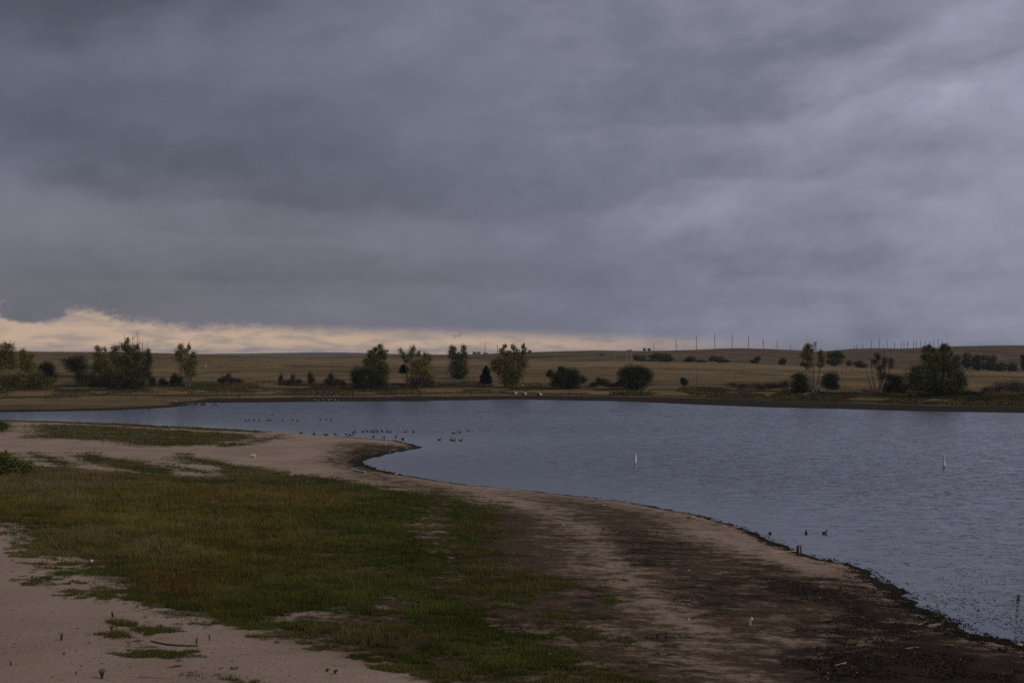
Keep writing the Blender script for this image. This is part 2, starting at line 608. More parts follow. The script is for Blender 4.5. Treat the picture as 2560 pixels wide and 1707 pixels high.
mg, N, b, out = new_mat("near_shore_sand_and_mud")
tc = N.new("ShaderNodeTexCoord").outputs["Object"]
grass, dry, brown, dark = split(N, N.new("ShaderNodeVertexColor", layer_name="zoneA"))
weedline, farf, fgreen, fmud = split(N, N.new("ShaderNodeVertexColor", layer_name="zoneB"))
n_big = N.noise(tc, .12, 2, .55)
tcs = N.vm('MULTIPLY', tc, (.72, 1.0, 1.0))
n_mid = N.noise(tcs, .75, 7, .72)
n_mid2 = N.noise(N.vm('ADD', tcs, (37., 11., 0.)), 1.1, 7, .74)
n_fin = N.noise(tc, 4.5, 6, .75)
sand = N.mix(n_mid, SAND_A, SAND_B)
sand = N.mix(N.step(n_big, .35, .7), sand, SAND_C)
sand = N.mix(N.step(n_fin, .54, .70, 0, .55), sand, (.19, .138, .105))
brn = N.mix(n_mid2, (.048, .032, .020), (.140, .096, .060))
brn = N.mix(N.step(n_fin, .46, .60, 0, .8), brn, (.042, .029, .020))
drk = N.mix(n_mid, (.018, .014, .011), (.054, .040, .029))
drk = N.mix(N.step(n_fin, .58, .75, 0, .6), drk, (.11, .085, .065))
soil = N.mix(n_mid, (.032, .028, .014), (.065, .048, .027))
near_c = N.mix(N.step(brown, .0, .8, 0, .55), sand, (.155, .110, .075))
near_c = N.mix(thr(N, brown, n_mid2, 3.0, .24, .86), near_c, brn)
near_c = N.mix(thr(N, dark, n_mid, 3.4, .32, .86), near_c, drk)
near_c = N.mix(thr(N, weedline, n_mid2, 2.8, .44, .66), near_c, (.026, .024, .016))
soil_d = N.mix(thr(N, dry, n_mid, .8, .3, .7), soil, (.115, .070, .032))
near_c = N.mix(N.mul(thr(N, grass, n_mid2, 2.4, .42, .80), .8), near_c, soil_d)
N.put(b.inputs["Base Color"], near_c)
b.inputs["Roughness"].default_value = 1.0
b.inputs["Specular IOR Level"].default_value = .02
bp = N.new("ShaderNodeBump")
bp.inputs["Strength"].default_value = .7
bp.inputs["Distance"].default_value = .16
N.put(bp.inputs["Height"], N.add(n_fin, N.mul(n_mid2, 1.2)))
N.put(b.inputs["Normal"], bp.outputs[0])

mf, N, b, out = new_mat("dry_prairie")
tc = N.new("ShaderNodeTexCoord").outputs["Object"]
weedline, farf, fgreen, fmud = split(N, N.new("ShaderNodeVertexColor", layer_name="zoneB"))
forange, stripe, sunlit_dry_crest, fine_d = split(N, N.new("ShaderNodeVertexColor", layer_name="zoneC"))
fx = N.vm('MULTIPLY', tc, (.8, 1.0, 1.0))
f1 = N.noise(fx, .010, 4, .6)
f2 = N.noise(fx, .045, 5, .66)
f3 = N.noise(tc, .22, 4, .7)
tan = N.mix(N.step(f1, .3, .7), (.138, .097, .048), (.232, .164, .082))
tan = N.mix(N.step(f2, .45, .60, 0, .75), tan, (.078, .060, .031))
tan = N.mix(N.step(f3, .52, .66, 0, .55), tan, (.064, .050, .028))
tan = N.mix(N.mul(sunlit_dry_crest, .6), tan, (.27, .192, .104))  # field crest paled: dry grass, with sunlight painted into the colour
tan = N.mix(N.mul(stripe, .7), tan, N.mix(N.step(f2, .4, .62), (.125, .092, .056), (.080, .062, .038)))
tan = N.mix(thr(N, fgreen, f2, 1.0, .35, .65), tan, (.050, .046, .018))
tan = N.mix(thr(N, forange, f2, .9, .35, .65), tan, (.215, .125, .052))
tan = N.mix(thr(N, fmud, f2, .5, .38, .60), tan, N.mix(f3, (.026, .020, .016), (.050, .038, .030)))
N.put(b.inputs["Base Color"], tan)
b.inputs["Roughness"].default_value = 1.0
b.inputs["Specular IOR Level"].default_value = .02

# water ---------------------------------------------------------------
mw, N, b, out = new_mat("rippled_lake_water")
tc = N.new("ShaderNodeTexCoord").outputs["Object"]
calm = N.new("ShaderNodeVertexColor", layer_name="Col")
cs = N.new("ShaderNodeSeparateColor")
N.put(cs.inputs[0], calm.outputs[0])
gust = N.noise(N.vm('MULTIPLY', tc, (.5, 1., 1.)), .022, 4, .55)
w1 = N.vm('SUBTRACT', N.noise(N.vm('MULTIPLY', tc, (.7, 1.3, 1.)), 2.1, 3, .62, .4, col=True), (.5, .5, .5))
w2 = N.vm('SUBTRACT', N.noise(N.vm('MULTIPLY', tc, (.8, 1.1, 1.)), 8.0, 2, .6, col=True), (.5, .5, .5))
amp = N.mul(cs.outputs[0], N.step(gust, .3, .7, .80, 1.15))
s1 = N.xyz(N.vm('ADD', w1, N.vm('MULTIPLY', w2, (.4, .4, .4))))
lanes = N.noise(N.vm('MULTIPLY', tc, (.45, 1., 1.)), .9, 3, .65)
amp = N.mul(amp, N.step(lanes, .30, .70, .45, 1.75))
nx = N.mul(s1[0], N.mul(amp, 1.0))
ny = N.mul(N.add(N.mul(N.m('ABSOLUTE', s1[1]), 1.35), .015), N.mul(amp, -1.0))
nrm = N.vm('NORMALIZE', N.comb(nx, ny, 1.0))
N.put(b.inputs["Normal"], nrm)
b.inputs["Base Color"].default_value = (.016, .030, .048, 1)
b.inputs["Roughness"].default_value = .07
b.inputs["IOR"].default_value = 1.333
b.inputs["Specular IOR Level"].default_value = .5

# ------------------------------------------------------------------ ground zones (measured on the photograph, laid out on the ground)
def ell(cx, cy, rx, ry, n=12):
    return [(cx + rx * math.cos(2 * math.pi * k / n), cy + ry * math.sin(2 * math.pi * k / n)) for k in range(n)]


def strip(pts, w):
    top = [(x, y - w / 2) for x, y in pts]
    return top + [(x, y + w / 2) for x, y in reversed(pts)]


GRASS = [   # (outline, density)
    ([(-500, 1300), (-500, 1160), (-100, 1130), (30, 1132), (95, 1166), (160, 1168), (250, 1182), (330, 1178), (420, 1186), (470, 1192), (560, 1197), (520, 1178), (570, 1172),
      (640, 1178), (700, 1183), (800, 1192), (900, 1207), (1000, 1226), (1080, 1234), (1120, 1246), (1100, 1275), (1060, 1300), (1080, 1340), (1130, 1375),
      (1160, 1400), (1130, 1440), (1060, 1465), (1000, 1480), (960, 1500), (990, 1540), (930, 1560), (850, 1530), (760, 1535), (700, 1560), (640, 1570),
      (560, 1556), (470, 1545), (400, 1534), (345, 1515), (290, 1480), (245, 1445), (225, 1405), (150, 1385), (65, 1372), (50, 1340), (20, 1310), (-60, 1330)], 1.0),
    ([(1080, 1238), (1150, 1240), (1200, 1255), (1250, 1320), (1260, 1390), (1300, 1430), (1400, 1440), (1410, 1490), (1330, 1500), (1220, 1500), (1100, 1480), (1060, 1400), (1070, 1330), (1060, 1290)], .74),
    ([(640, 1560), (700, 1550), (800, 1545), (900, 1570), (1000, 1590), (1080, 1650), (1100, 1680), (1000, 1665), (900, 1640), (800, 1605), (700, 1588)], .92),
    ([(980, 1490), (1110, 1470), (1200, 1500), (1260, 1540), (1290, 1590), (1240, 1600), (1160, 1570), (1080, 1570), (1000, 1560)], .80),
    ([(1260, 1580), (1340, 1590), (1420, 1630), (1500, 1670), (1640, 1715), (1480, 1715), (1380, 1690), (1280, 1650), (1200, 1610)], 1.0),
    ([(1330, 1530), (1420, 1520), (1480, 1570), (1530, 1620), (1450, 1610), (1380, 1580)], .55),
    ([(1480, 1450), (1530, 1450), (1540, 1520), (1500, 1540)], .5),
    ([(1100, 1640), (1200, 1620), (1300, 1650), (1400, 1725), (1250, 1730), (1130, 1690)], .72), ([(900, 1575), (1020, 1560), (1150, 1590), (1250, 1620), (1180, 1650), (1080, 1660), (980, 1620)], .70),
    ([(1420, 1560), (1480, 1580), (1560, 1640), (1500, 1650), (1430, 1600)], .6),
    ([(80, 1062), (200, 1062), (330, 1068), (480, 1076), (640, 1086), (650, 1096), (560, 1112), (440, 1115), (330, 1115), (300, 1108), (210, 1101), (150, 1097), (70, 1096)], .78),
    ([(310, 1103), (450, 1098), (560, 1102), (570, 1111), (440, 1116), (320, 1115)], .9),
    (strip([(545, 1114), (600, 1110), (660, 1100), (700, 1091)], 7), 1.1),
    (strip([(80, 1136), (110, 1143), (140, 1155), (175, 1160)], 12), 1.25),
    (strip([(205, 1143), (250, 1150), (300, 1161), (360, 1171), (430, 1182)], 20), 1.25),
    (strip([(450, 1142), (520, 1155), (580, 1169), (650, 1180), (720, 1190)], 12), 1.2),
    (strip([(400, 1165), (450, 1173), (520, 1180), (560, 1186)], 11), .85),
    ([(-300, 1046), (0, 1052), (25, 1056), (40, 1066), (20, 1078), (0, 1083), (-300, 1080)], .9),
    (strip([(-300, 1045), (0, 1051.5), (150, 1055), (300, 1061), (450, 1069), (600, 1076.5), (650, 1080)], 4.0), 1.2),
    (ell(1200, 1270, 45, 18), .6), (ell(1300, 1510, 40, 25), .55), (ell(1360, 1560, 50, 18), .5),
] + [(ell(*e), .62) for e in [(65, 1368, 34, 7), (110, 1415, 17, 9), (160, 1437, 32, 10), (185, 1420, 27, 12), (130, 1449, 27, 6), (192, 1456, 24, 6),
     (230, 1487, 20, 6), (260, 1503, 20, 9), (320, 1556, 20, 5), (300, 1590, 24, 13), (345, 1613, 27, 13), (370, 1637, 20, 5), (355, 1575, 22, 6),
     (375, 1588, 17, 5), (460, 1632, 24, 9), (490, 1690, 38, 13), (560, 1692, 28, 9), (250, 1385, 40, 12), (130, 1395, 40, 8)]]
DRY = [([(-300, 1190), (60, 1195), (300, 1205), (560, 1215), (800, 1222), (860, 1250), (780, 1300), (760, 1370), (700, 1440), (640, 1500), (560, 1520),
         (440, 1515), (360, 1470), (330, 1420), (250, 1350), (120, 1310), (-300, 1300)], 1.0)]
TANG = [([(20, 1172), (160, 1172), (330, 1180), (300, 1215), (220, 1235), (60, 1245), (-200, 1240), (-200, 1190)], 1.0)]
RED = [(ell(440, 1460, 95, 26), 1.0)]
YEL = [(ell(770, 1400, 90, 60), .8), (ell(600, 1290, 200, 60), .5), (ell(620, 1530, 120, 20), .5), (ell(1140, 1440, 50, 25), .6), (ell(1350, 1455, 60, 20), .8)]
BROWN = [([(840, 1110), (880, 1104), (950, 1108), (1060, 1118), (930, 1150), (960, 1185), (1100, 1215), (1280, 1228), (1480, 1250), (1660, 1280), (1840, 1325),
           (1930, 1365), (2080, 1410), (2180, 1450), (2300, 1520), (2430, 1590), (2620, 1640), (2900, 1720), (2700, 1800), (1700, 1760), (1400, 1715), (1350, 1640), (1250, 1560),
           (1000, 1560), (960, 1500), (1060, 1460), (1130, 1420), (1080, 1340), (1050, 1290), (1100, 1240), (980, 1215), (880, 1190), (850, 1160), (840, 1130)], .80),
         ([(1080, 1235), (1250, 1240), (1420, 1260), (1600, 1290), (1740, 1350), (1560, 1330), (1420, 1310), (1380, 1420), (1300, 1430), (1180, 1330)], 1.05)]
BROWN.append(([(640, 1568), (850, 1530), (1000, 1500), (1300, 1540), (1500, 1620), (1680, 1715), (1250, 1735), (1100, 1690), (950, 1655), (800, 1618)], .95))
BROWN.append(([(1030, 1236), (1200, 1240), (1420, 1300), (1480, 1440), (1530, 1560), (1460, 1610), (1320, 1580), (1200, 1560), (1100, 1620), (1000, 1600), (900, 1570), (940, 1480), (1050, 1440), (1080, 1340)], 1.0))
LIGHT = [(strip([(1180, 1238), (1290, 1258), (1400, 1285), (1470, 1330), (1500, 1390)], 34), 1.0),
         (strip([(1480, 1380), (1560, 1440), (1620, 1500), (1680, 1540), (1760, 1600)], 50), 1.0),
         (strip([(1700, 1322), (1820, 1350), (1960, 1398), (2060, 1440)], 34), 1.0),
         ([(1280, 1620), (1420, 1660), (1560, 1715), (1760, 1760), (1500, 1760), (1400, 1690)], .9),
         (strip([(1450, 1560), (1560, 1600), (1700, 1650), (1900, 1700)], 26), .8),
         (strip([(1900, 1590), (2050, 1610), (2200, 1600)], 20), .7)]
DARK = [([(1490, 1340), (1560, 1325), (1700, 1345), (1760, 1390), (1700, 1420), (1580, 1425), (1510, 1400)], .78),
        ([(1680, 1455), (1780, 1430), (1880, 1450), (1960, 1510), (1880, 1545), (1740, 1535), (1640, 1500)], .75),
        ([(1900, 1400), (2080, 1440), (2200, 1480), (2330, 1560), (2480, 1620), (2700, 1660), (2700, 1800), (2050, 1760), (1930, 1680), (1960, 1590), (2060, 1560), (1980, 1500), (1860, 1470)], .95),
        ([(2000, 1600), (2160, 1580), (2330, 1620), (2620, 1700), (2600, 1800), (2100, 1800), (1980, 1680)], .95),
        ([(1370, 1450), (1480, 1440), (1540, 1480), (1530, 1570), (1600, 1620), (1500, 1620), (1400, 1550)], .72),
        ([(1560, 1600), (1700, 1590), (1800, 1640), (1900, 1715), (1700, 1690), (1600, 1650)], .62),
        ([(1240, 1600), (1340, 1580), (1300, 1540), (1200, 1560)], .45),
        ([(800, 1150), (860, 1128), (960, 1112), (1060, 1117), (930, 1140), (895, 1155), (930, 1178), (850, 1165)], .85)]


def prep(lst):
    return [(poly_world(p), w) for p, w in lst]


ZG, ZD, ZT, ZR, ZY, ZB_, ZL, ZK = map(prep, (GRASS, DRY, TANG, RED, YEL, BROWN, LIGHT, DARK))


def zmask(x, y, zones, soft=.5):
    """0..1 how far inside any of the outlines; soft edge in metres, wider far away."""
    out = np.zeros(x.shape)
    for p, w in zones:
        m = (x > p[:, 0].min() - 6) & (x < p[:, 0].max() + 6) & (y > p[:, 1].min() - 12) & (y < p[:, 1].max() + 12)
        if not m.any():
            continue
        xs, ys = x[m], y[m]
        dd = seg_dist(xs, ys, p, True) * np.where(inside(xs, ys, p), 1, -1)
        s = soft * np.clip(ys / 70., .6, 1.25)
        v = np.clip(.5 + dd / (2 * s), 0, 1) * w
        out[m] = np.maximum(out[m], v)
    return out


# ------------------------------------------------------------------ ground mesh
rows = np.concatenate([np.geomspace(14, 34, 24, endpoint=False), np.geomspace(34, 270, 330, endpoint=False),
                       np.geomspace(270, 460, 110, endpoint=False), np.geomspace(460, 1250, 120, endpoint=False), np.geomspace(1250, 16000, 60)])
colsx = np.concatenate([np.linspace(-1400, -40, 90, endpoint=False), np.linspace(-40, 2600, 480, endpoint=False), np.linspace(2600, 3960, 91)])
GX, GY = np.meshgrid((colsx - 1280) / F, rows)
GX = GX * GY
gz, gdn, gdf, glake, gnear = ground_z(GX, GY, True)
nr, nc = GX.shape
idx = np.arange(nr * nc).reshape(nr, nc)
quads = np.stack([idx[:-1, :-1], idx[:-1, 1:], idx[1:, 1:], idx[1:, :-1]], -1).reshape(-1, 4)
ground = mesh_obj("ground", np.stack([GX, GY, gz], -1).reshape(-1, 3), quads, mg, smooth=True)
tag(ground, "sandy lake shore, grassy flats and dry prairie rising to low hills", None, None, "structure")
fx_, fy_ = GX.ravel(), GY.ravel()
A = np.zeros((nr * nc, 4), np.float32)
B = np.zeros((nr * nc, 4), np.float32)
Cc = np.zeros((nr * nc, 4), np.float32)
nm = gnear.ravel()
xs, ys, dn_ = fx_[nm], fy_[nm], gdn.ravel()[nm]
A[nm, 0] = zmask(xs, ys, ZG, 1.7)
A[nm, 1] = zmask(xs, ys, ZD, 1.2)
lightm = zmask(xs, ys, ZL, 2.0)
A[nm, 2] = zmask(xs, ys, ZB_, 3.0) * (1 - .8 * lightm)
A[nm, 3] = zmask(xs, ys, ZK, 3.0) * (1 - .7 * lightm)
pxn = 1280 + F * xs / ys
band = np.interp(pxn, [0, 700, 900, 1000, 1300, 1800, 2100, 2300, 2560], [.3, .3, 3.2, 1.8, .8, 1.0, 1.4, 2.2, 2.4])
wl = np.clip(1.15 - dn_ / band, 0, 1)
wl = np.where(glake.ravel()[nm], .9, wl)
B[nm, 0] = wl
fm = ~nm
df_ = gdf.ravel()[fm]
xf, yf = fx_[fm], fy_[fm]
pxf = 1280 + F * xf / yf
B[fm, 1] = 1.0
bandn = fbm(xf * .012, df_ * .05, 3, 21) - .5
mudw = np.interp(pxf, [0, 300, 480, 520, 1000, 1300, 1700, 2100, 2560], [5, 5, 4, 17, 19, 14, 17, 16, 15])
B[fm, 3] = np.clip(.5 + (mudw - df_) / 8., 0, 1)
wt_ = np.interp(pxf, XT, np.maximum(DEPTH_T - SHORE_D, 25.))
u = df_ / wt_ + bandn * .22
gr = np.exp(-((u - .42) / .07) ** 2) * .8 + np.exp(-((u - .95) / .13) ** 2) * .75 + np.exp(-((u - 1.35) / .12) ** 2) * .35
B[fm, 2] = np.clip(gr + np.clip((fbm(xf * .006, yf * .012, 3, 33) - .62) * 4, 0, .6) * (yf < 760), 0, 1)
B[fm, 2] += np.where((yf > 790) & (yf < 1000), np.clip((fbm(xf * .01, yf * .01, 3, 41) - .5) * 2, 0, .5), 0)
Cc[fm, 0] = np.clip(np.exp(-((u - .62) / .10) ** 2) * .62 + np.exp(-((u - .3) / .05) ** 2) * .35, 0, 1)
ground.data.materials.append(mf)
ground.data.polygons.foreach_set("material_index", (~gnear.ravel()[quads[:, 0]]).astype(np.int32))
Cc[fm, 2] = np.clip(1 - np.abs(yf - 690) / 75., 0, 1) * np.interp(pxf, [600, 1300], [.35, 1.]) * np.clip(.4 + fbm(xf * .01, yf * .01, 3, 77), 0, 1)  # mask of the field crest that is painted dry and sunlit
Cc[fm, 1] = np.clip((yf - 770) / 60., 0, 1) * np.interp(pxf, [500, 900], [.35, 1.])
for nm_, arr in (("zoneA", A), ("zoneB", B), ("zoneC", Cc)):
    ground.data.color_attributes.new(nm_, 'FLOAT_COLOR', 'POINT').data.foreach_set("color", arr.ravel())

# ------------------------------------------------------------------ lake
wr = np.concatenate([np.geomspace(26, 400, 110), [430, 470]])
wc = np.linspace(-1300, 3900, 150)
WX, WY = np.meshgrid((wc - 1280) / F, wr)
WX = WX * WY
wdn = seg_dist(WX.ravel(), WY.ravel(), NEAR)
shelter = np.clip(.16 + .84 * (1 - np.exp(-wdn / 26.)), 0, 1) * (.5 + .5 * (1 - np.exp(-wdn / 5.)))
wi = np.arange(WX.size).reshape(WX.shape)
wq = np.stack([wi[:-1, :-1], wi[:-1, 1:], wi[1:, 1:], wi[1:, :-1]], -1).reshape(-1, 4)
lake = mesh_obj("lake_water", np.stack([WX, WY, np.zeros_like(WX)], -1).reshape(-1, 3), wq, mw,
                C=np.stack([shelter] * 3, -1))
tag(lake, "blue grey rippled lake water between the sandy spit and far shore", None, None, "structure")

# ------------------------------------------------------------------ air
haze_m = bpy.data.materials.new("thin_evening_haze")
haze_m.use_nodes = True
ht = haze_m.node_tree
ht.nodes.clear()
pv = ht.nodes.new("ShaderNodeVolumePrincipled")
pv.inputs["Color"].default_value = (.62, .72, .95, 1)
pv.inputs["Density"].default_value = 5.5e-5
pv.inputs["Anisotropy"].default_value = 0.0
ho = ht.nodes.new("ShaderNodeOutputMaterial")
ht.links.new(pv.outputs[0], ho.inputs["Volume"])
hz = MB().box(0, 8400, 10, 26000, 17400, 100)
haze = hz.build("haze", haze_m)
tag(haze, "thin bluish evening haze over the plain", None, None, "stuff")


GREEN, YELLOW, DRYC, TANC, REDC = (.066, .074, .018), (.120, .104, .024), (.138, .104, .030), (.175, .132, .070), (.112, .062, .022)

# ------------------------------------------------------------------ grass on the near flats
def jit3(c, n, v=.22):
    c = np.asarray(c, float)
    k = 1 + (rng.random((n, 1)) - .5) * 2 * v
    return np.clip(c * k * (1 + (rng.random((n, 3)) - .5) * .2), 0, 1)


def blades(P3, h, w, lean, cols, name, mat, label, per=3, flatness=0.0):
    """One triangle per blade, `per` blades per tuft."""
    n = len(P3)
    P3 = np.repeat(P3, per, 0); h = np.repeat(h, per) * rng.uniform(.55, 1.2, n * per); w = np.repeat(w, per); cols = np.repeat(cols, per, 0)
    n = len(P3)
    P3 = P3 + np.stack([rng.normal(0, .05, n), rng.normal(0, .07, n), np.zeros(n)], -1)
    a = rng.uniform(0, 2 * np.pi, n)
    la = rng.uniform(0, 2 * np.pi, n)
    ln = lean * rng.uniform(.2, 1.0, n)
    sd = np.stack([np.cos(a), np.sin(a), np.zeros(n)], -1) * (w * .5)[:, None]
    tip = P3 + np.stack([np.cos(la) * ln * h, np.sin(la) * ln * h, h * np.sqrt(np.clip(1 - (ln * .8) ** 2, .1, 1))], -1)
    base = P3 - np.array([0, 0, .02])
    V = np.stack([base - sd, base + sd, tip], 1).reshape(-1, 3)
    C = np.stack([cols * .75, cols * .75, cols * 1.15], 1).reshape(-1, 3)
    o = mesh_obj(name, V, np.arange(n * 3).reshape(-1, 3), mat, C=C)
    return tag(o, label, None, None, "stuff")


NC = 760000
py_s = np.where(rng.random(NC) < .6, rng.uniform(1044, 1720, NC), HORIZON + CAM_H * F / np.exp(rng.uniform(np.log(40), np.log(250), NC)))
Ys = (CAM_H - .9) * F / (py_s - HORIZON)
Xs = (rng.uniform(-120, 1700, NC) - 1280) / F * Ys
gm = zmask(Xs, Ys, ZG, 1.7)
nn = fbm(Xs * .45 + 31, Ys * .9 + 7, 3, 60) * .6 + fbm(Xs * 1.8 + 3, Ys * 3.0, 2, 61) * .4
keep = (gm * .88 + (nn - .5) * 3.5) > .50
keep |= (gm > .3) & (rng.random(NC) < .06)
keep &= gm > .04
Xs, Ys, gm, nn = Xs[keep], Ys[keep], gm[keep], nn[keep]
sel = rng.random(len(Xs)) < min(1.0, 230000 / max(len(Xs), 1))
Xs, Ys, gm, nn = Xs[sel], Ys[sel], gm[sel], nn[sel]
Zs, dns, _, lk, nrm_ = ground_z(Xs, Ys, True)
ok = (~lk) & nrm_
Xs, Ys, gm, nn, Zs = Xs[ok], Ys[ok], gm[ok], nn[ok], Zs[ok]
n = len(Xs)
n2 = np.clip(.5 + (fbm(Xs * .16, Ys * .2, 4, 80) - .5) * 2.2, 0, 1)
n3 = np.clip(.5 + (fbm(Xs * .7, Ys * .9, 3, 95) - .5) * 2.0, 0, 1)
dry_m = np.clip(zmask(Xs, Ys, ZD, 2.2) * 1.35 + (n2 - .5) * 1.3 - .15 + (rng.random(n) - .5) * .35, 0, 1)[:, None]
tan_m = np.clip(zmask(Xs, Ys, ZT, 1.5) + (n2 - .6) * 1.2, 0, 1)[:, None]
red_m = np.clip(zmask(Xs, Ys, ZR, 1.5) * .8 + (n3 - .5) * .5, 0, 1)[:, None] * (zmask(Xs, Ys, ZR, 2.5) > .05)[:, None]
yel_m = np.clip(zmask(Xs, Ys, ZY, 2.0) + (n3 - .6) * .7, 0, 1)[:, None]
gcol = jit3(GREEN, n) * (.75 + .6 * n3[:, None])
gcol = gcol * (1 - yel_m) + jit3(YELLOW, n) * yel_m
dcol = np.where(rng.random((n, 1)) < .55, jit3(DRYC, n), jit3(YELLOW, n))
dcol = dcol * (.7 + .65 * n3[:, None])
gcol = gcol * (1 - dry_m) + dcol * dry_m
gcol = gcol * (1 - tan_m * .8) + jit3(TANC, n) * tan_m * .8
gcol = gcol * (1 - red_m) + jit3(REDC, n) * red_m
hh = (.09 + .13 * np.clip(gm, 0, 1) + .10 * dry_m[:, 0] + .12 * tan_m[:, 0]) * (.45 + 1.1 * n3) * np.where(rng.random(n) < .04, 1.9, 1.0) * np.where(gm < .7, .75, 1.0)
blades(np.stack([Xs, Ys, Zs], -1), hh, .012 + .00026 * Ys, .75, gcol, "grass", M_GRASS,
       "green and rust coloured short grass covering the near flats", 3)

# dark waterweed stranded along the near waterline
NW = 130000
pyw = rng.uniform(1085, 1720, NW)
Yw = (CAM_H - .1) * F / (pyw - HORIZON)
Xw = (rng.uniform(760, 2660, NW) - 1280) / F * Yw
zw, dw, _, lkw, nw_ = ground_z(Xw, Yw, True)
pw = 1280 + F * Xw / Yw
bandw = np.interp(pw, [0, 860, 1000, 1300, 1800, 2100, 2300, 2560], [.5, 2.0, 1.0, .7, .9, 1.6, 2.4, 2.6])
nzw = fbm(Xw * .9, Yw * .9, 3, 12)
dsg = np.where(lkw, -dw, dw)
kp = (dsg > -.45) & (dsg + (nzw - .5) * 3.0 < bandw) & (nzw > .36)
dk = zmask(Xw, Yw, ZK, 3.0)
kp2 = (~lkw) & (dk + (fbm(Xw * .5, Yw * .5, 4, 55) - .5) * 2.4 > .72) & (rng.random(NW) < .85)
kp |= kp2
Xw, Yw, zw, lkw = Xw[kp], Yw[kp], np.maximum(zw[kp], 0.0), lkw[kp]
n = len(Xw)
wc_ = jit3((.017, .016, .010), n, .5)
wc_ = np.where((fbm(Xw * .35, Yw * .6, 3, 91) > .53)[:, None] & (rng.random((n, 1)) < .7), jit3((.034, .013, .010), n, .4), wc_)
wc_ = np.where(rng.random((n, 1)) < .12, jit3((.075, .058, .032), n), wc_)
wc_ = np.where(rng.random((n, 1)) < .03, jit3((.22, .19, .16), n), wc_)
blades(np.stack([Xw, Yw, zw], -1), rng.uniform(.02, .075, n), rng.uniform(.03, .12, n), 1.5, wc_, "stranded_waterweed", M_WEED,
       "dark stranded waterweed and mud clods along the near waterline", 3)


def flecks(X, Y, Z, size, asp, cols, name, label, mat, lift=.006):
    """Small flat irregular scraps lying on a surface."""
    n = len(X)
    a = rng.uniform(0, np.pi, n)
    ca, sa = np.cos(a), np.sin(a)
    V = []
    for (u, v) in ((-1, -.3), (-.2, -1), (1, -.1), (.3, 1)):
        uu = u * size * rng.uniform(.6, 1.2, n)
        vv = v * size * asp * rng.uniform(.6, 1.2, n)
        V.append(np.stack([X + uu * ca - vv * sa, Y + uu * sa + vv * ca, Z + lift + rng.uniform(0, .012, n)], -1))
    V = np.stack(V, 1).reshape(-1, 3)
    o = mesh_obj(name, V, np.arange(n * 4).reshape(-1, 4), mat, C=np.repeat(cols, 4, 0))
    return tag(o, label, None, None, "stuff")


NF = 60000
pyf = rng.uniform(1240, 1640, NF)
Yf = CAM_H * F / (pyf - HORIZON)
Xf = (rng.uniform(1300, 2700, NF) - 1280) / F * Yf
_, dfl, _, lkf, _ = ground_z(Xf, Yf, True)
pf = 1280 + F * Xf / Yf
reach = np.interp(pf, [1300, 1900, 2100, 2300, 2560], [.25, .6, 1.0, 3.2, 6.0])
kf = lkf & (rng.random(NF) < np.exp(-dfl / reach) * .55) & (fbm(Xf * .7, Yf * .7, 3, 44) > .42)
Xf, Yf = Xf[kf], Yf[kf]
flecks(Xf, Yf, np.zeros(len(Xf)), rng.uniform(.025, .11, len(Xf)), .45, jit3((.018, .017, .012), len(Xf), .4), "floating_waterweed",
       "dark scraps of waterweed floating off the near shore", M_WEED)
# twigs, bark and pebbles littering the sand
ND = 15000
pyd = rng.uniform(1090, 1715, ND)
Yd = (CAM_H - .9) * F / (pyd - HORIZON)
Xd = (rng.uniform(-40, 2300, ND) - 1280) / F * Yd
zd, _, _, lkd, _ = ground_z(Xd, Yd, True)
kd = (~lkd) & (fbm(Xd * .3, Yd * .3, 3, 71) > .40) & (zmask(Xd, Yd, ZG, .5) < .5)
Xd, Yd, zd = Xd[kd], Yd[kd], zd[kd]
n = len(Xd)
dc = np.where(rng.random((n, 1)) < .82, jit3((.05, .038, .028), n, .5), jit3((.36, .31, .26), n))
flecks(Xd, Yd, zd, np.minimum(.014 + rng.exponential(.020, n), .11), .35, dc, "shore_litter", "small twigs, bark scraps and pebbles littering the near sand", M_WOOD, .012)


# ------------------------------------------------------------------ trees and shrubs
COTTON, OLIVE, YELLOWG = (.108, .114, .026), (.150, .134, .038), (.230, .180, .044)
WILLOW, DKGREEN, JUNIPER = (.052, .056, .018), (.040, .047, .016), (.013, .016, .010)
GREYB, RUSTB = (.070, .062, .052), (.135, .085, .035)
BARK_P, BARK_D, BARK_G = (.25, .22, .19), (.07, .055, .042), (.15, .13, .12)


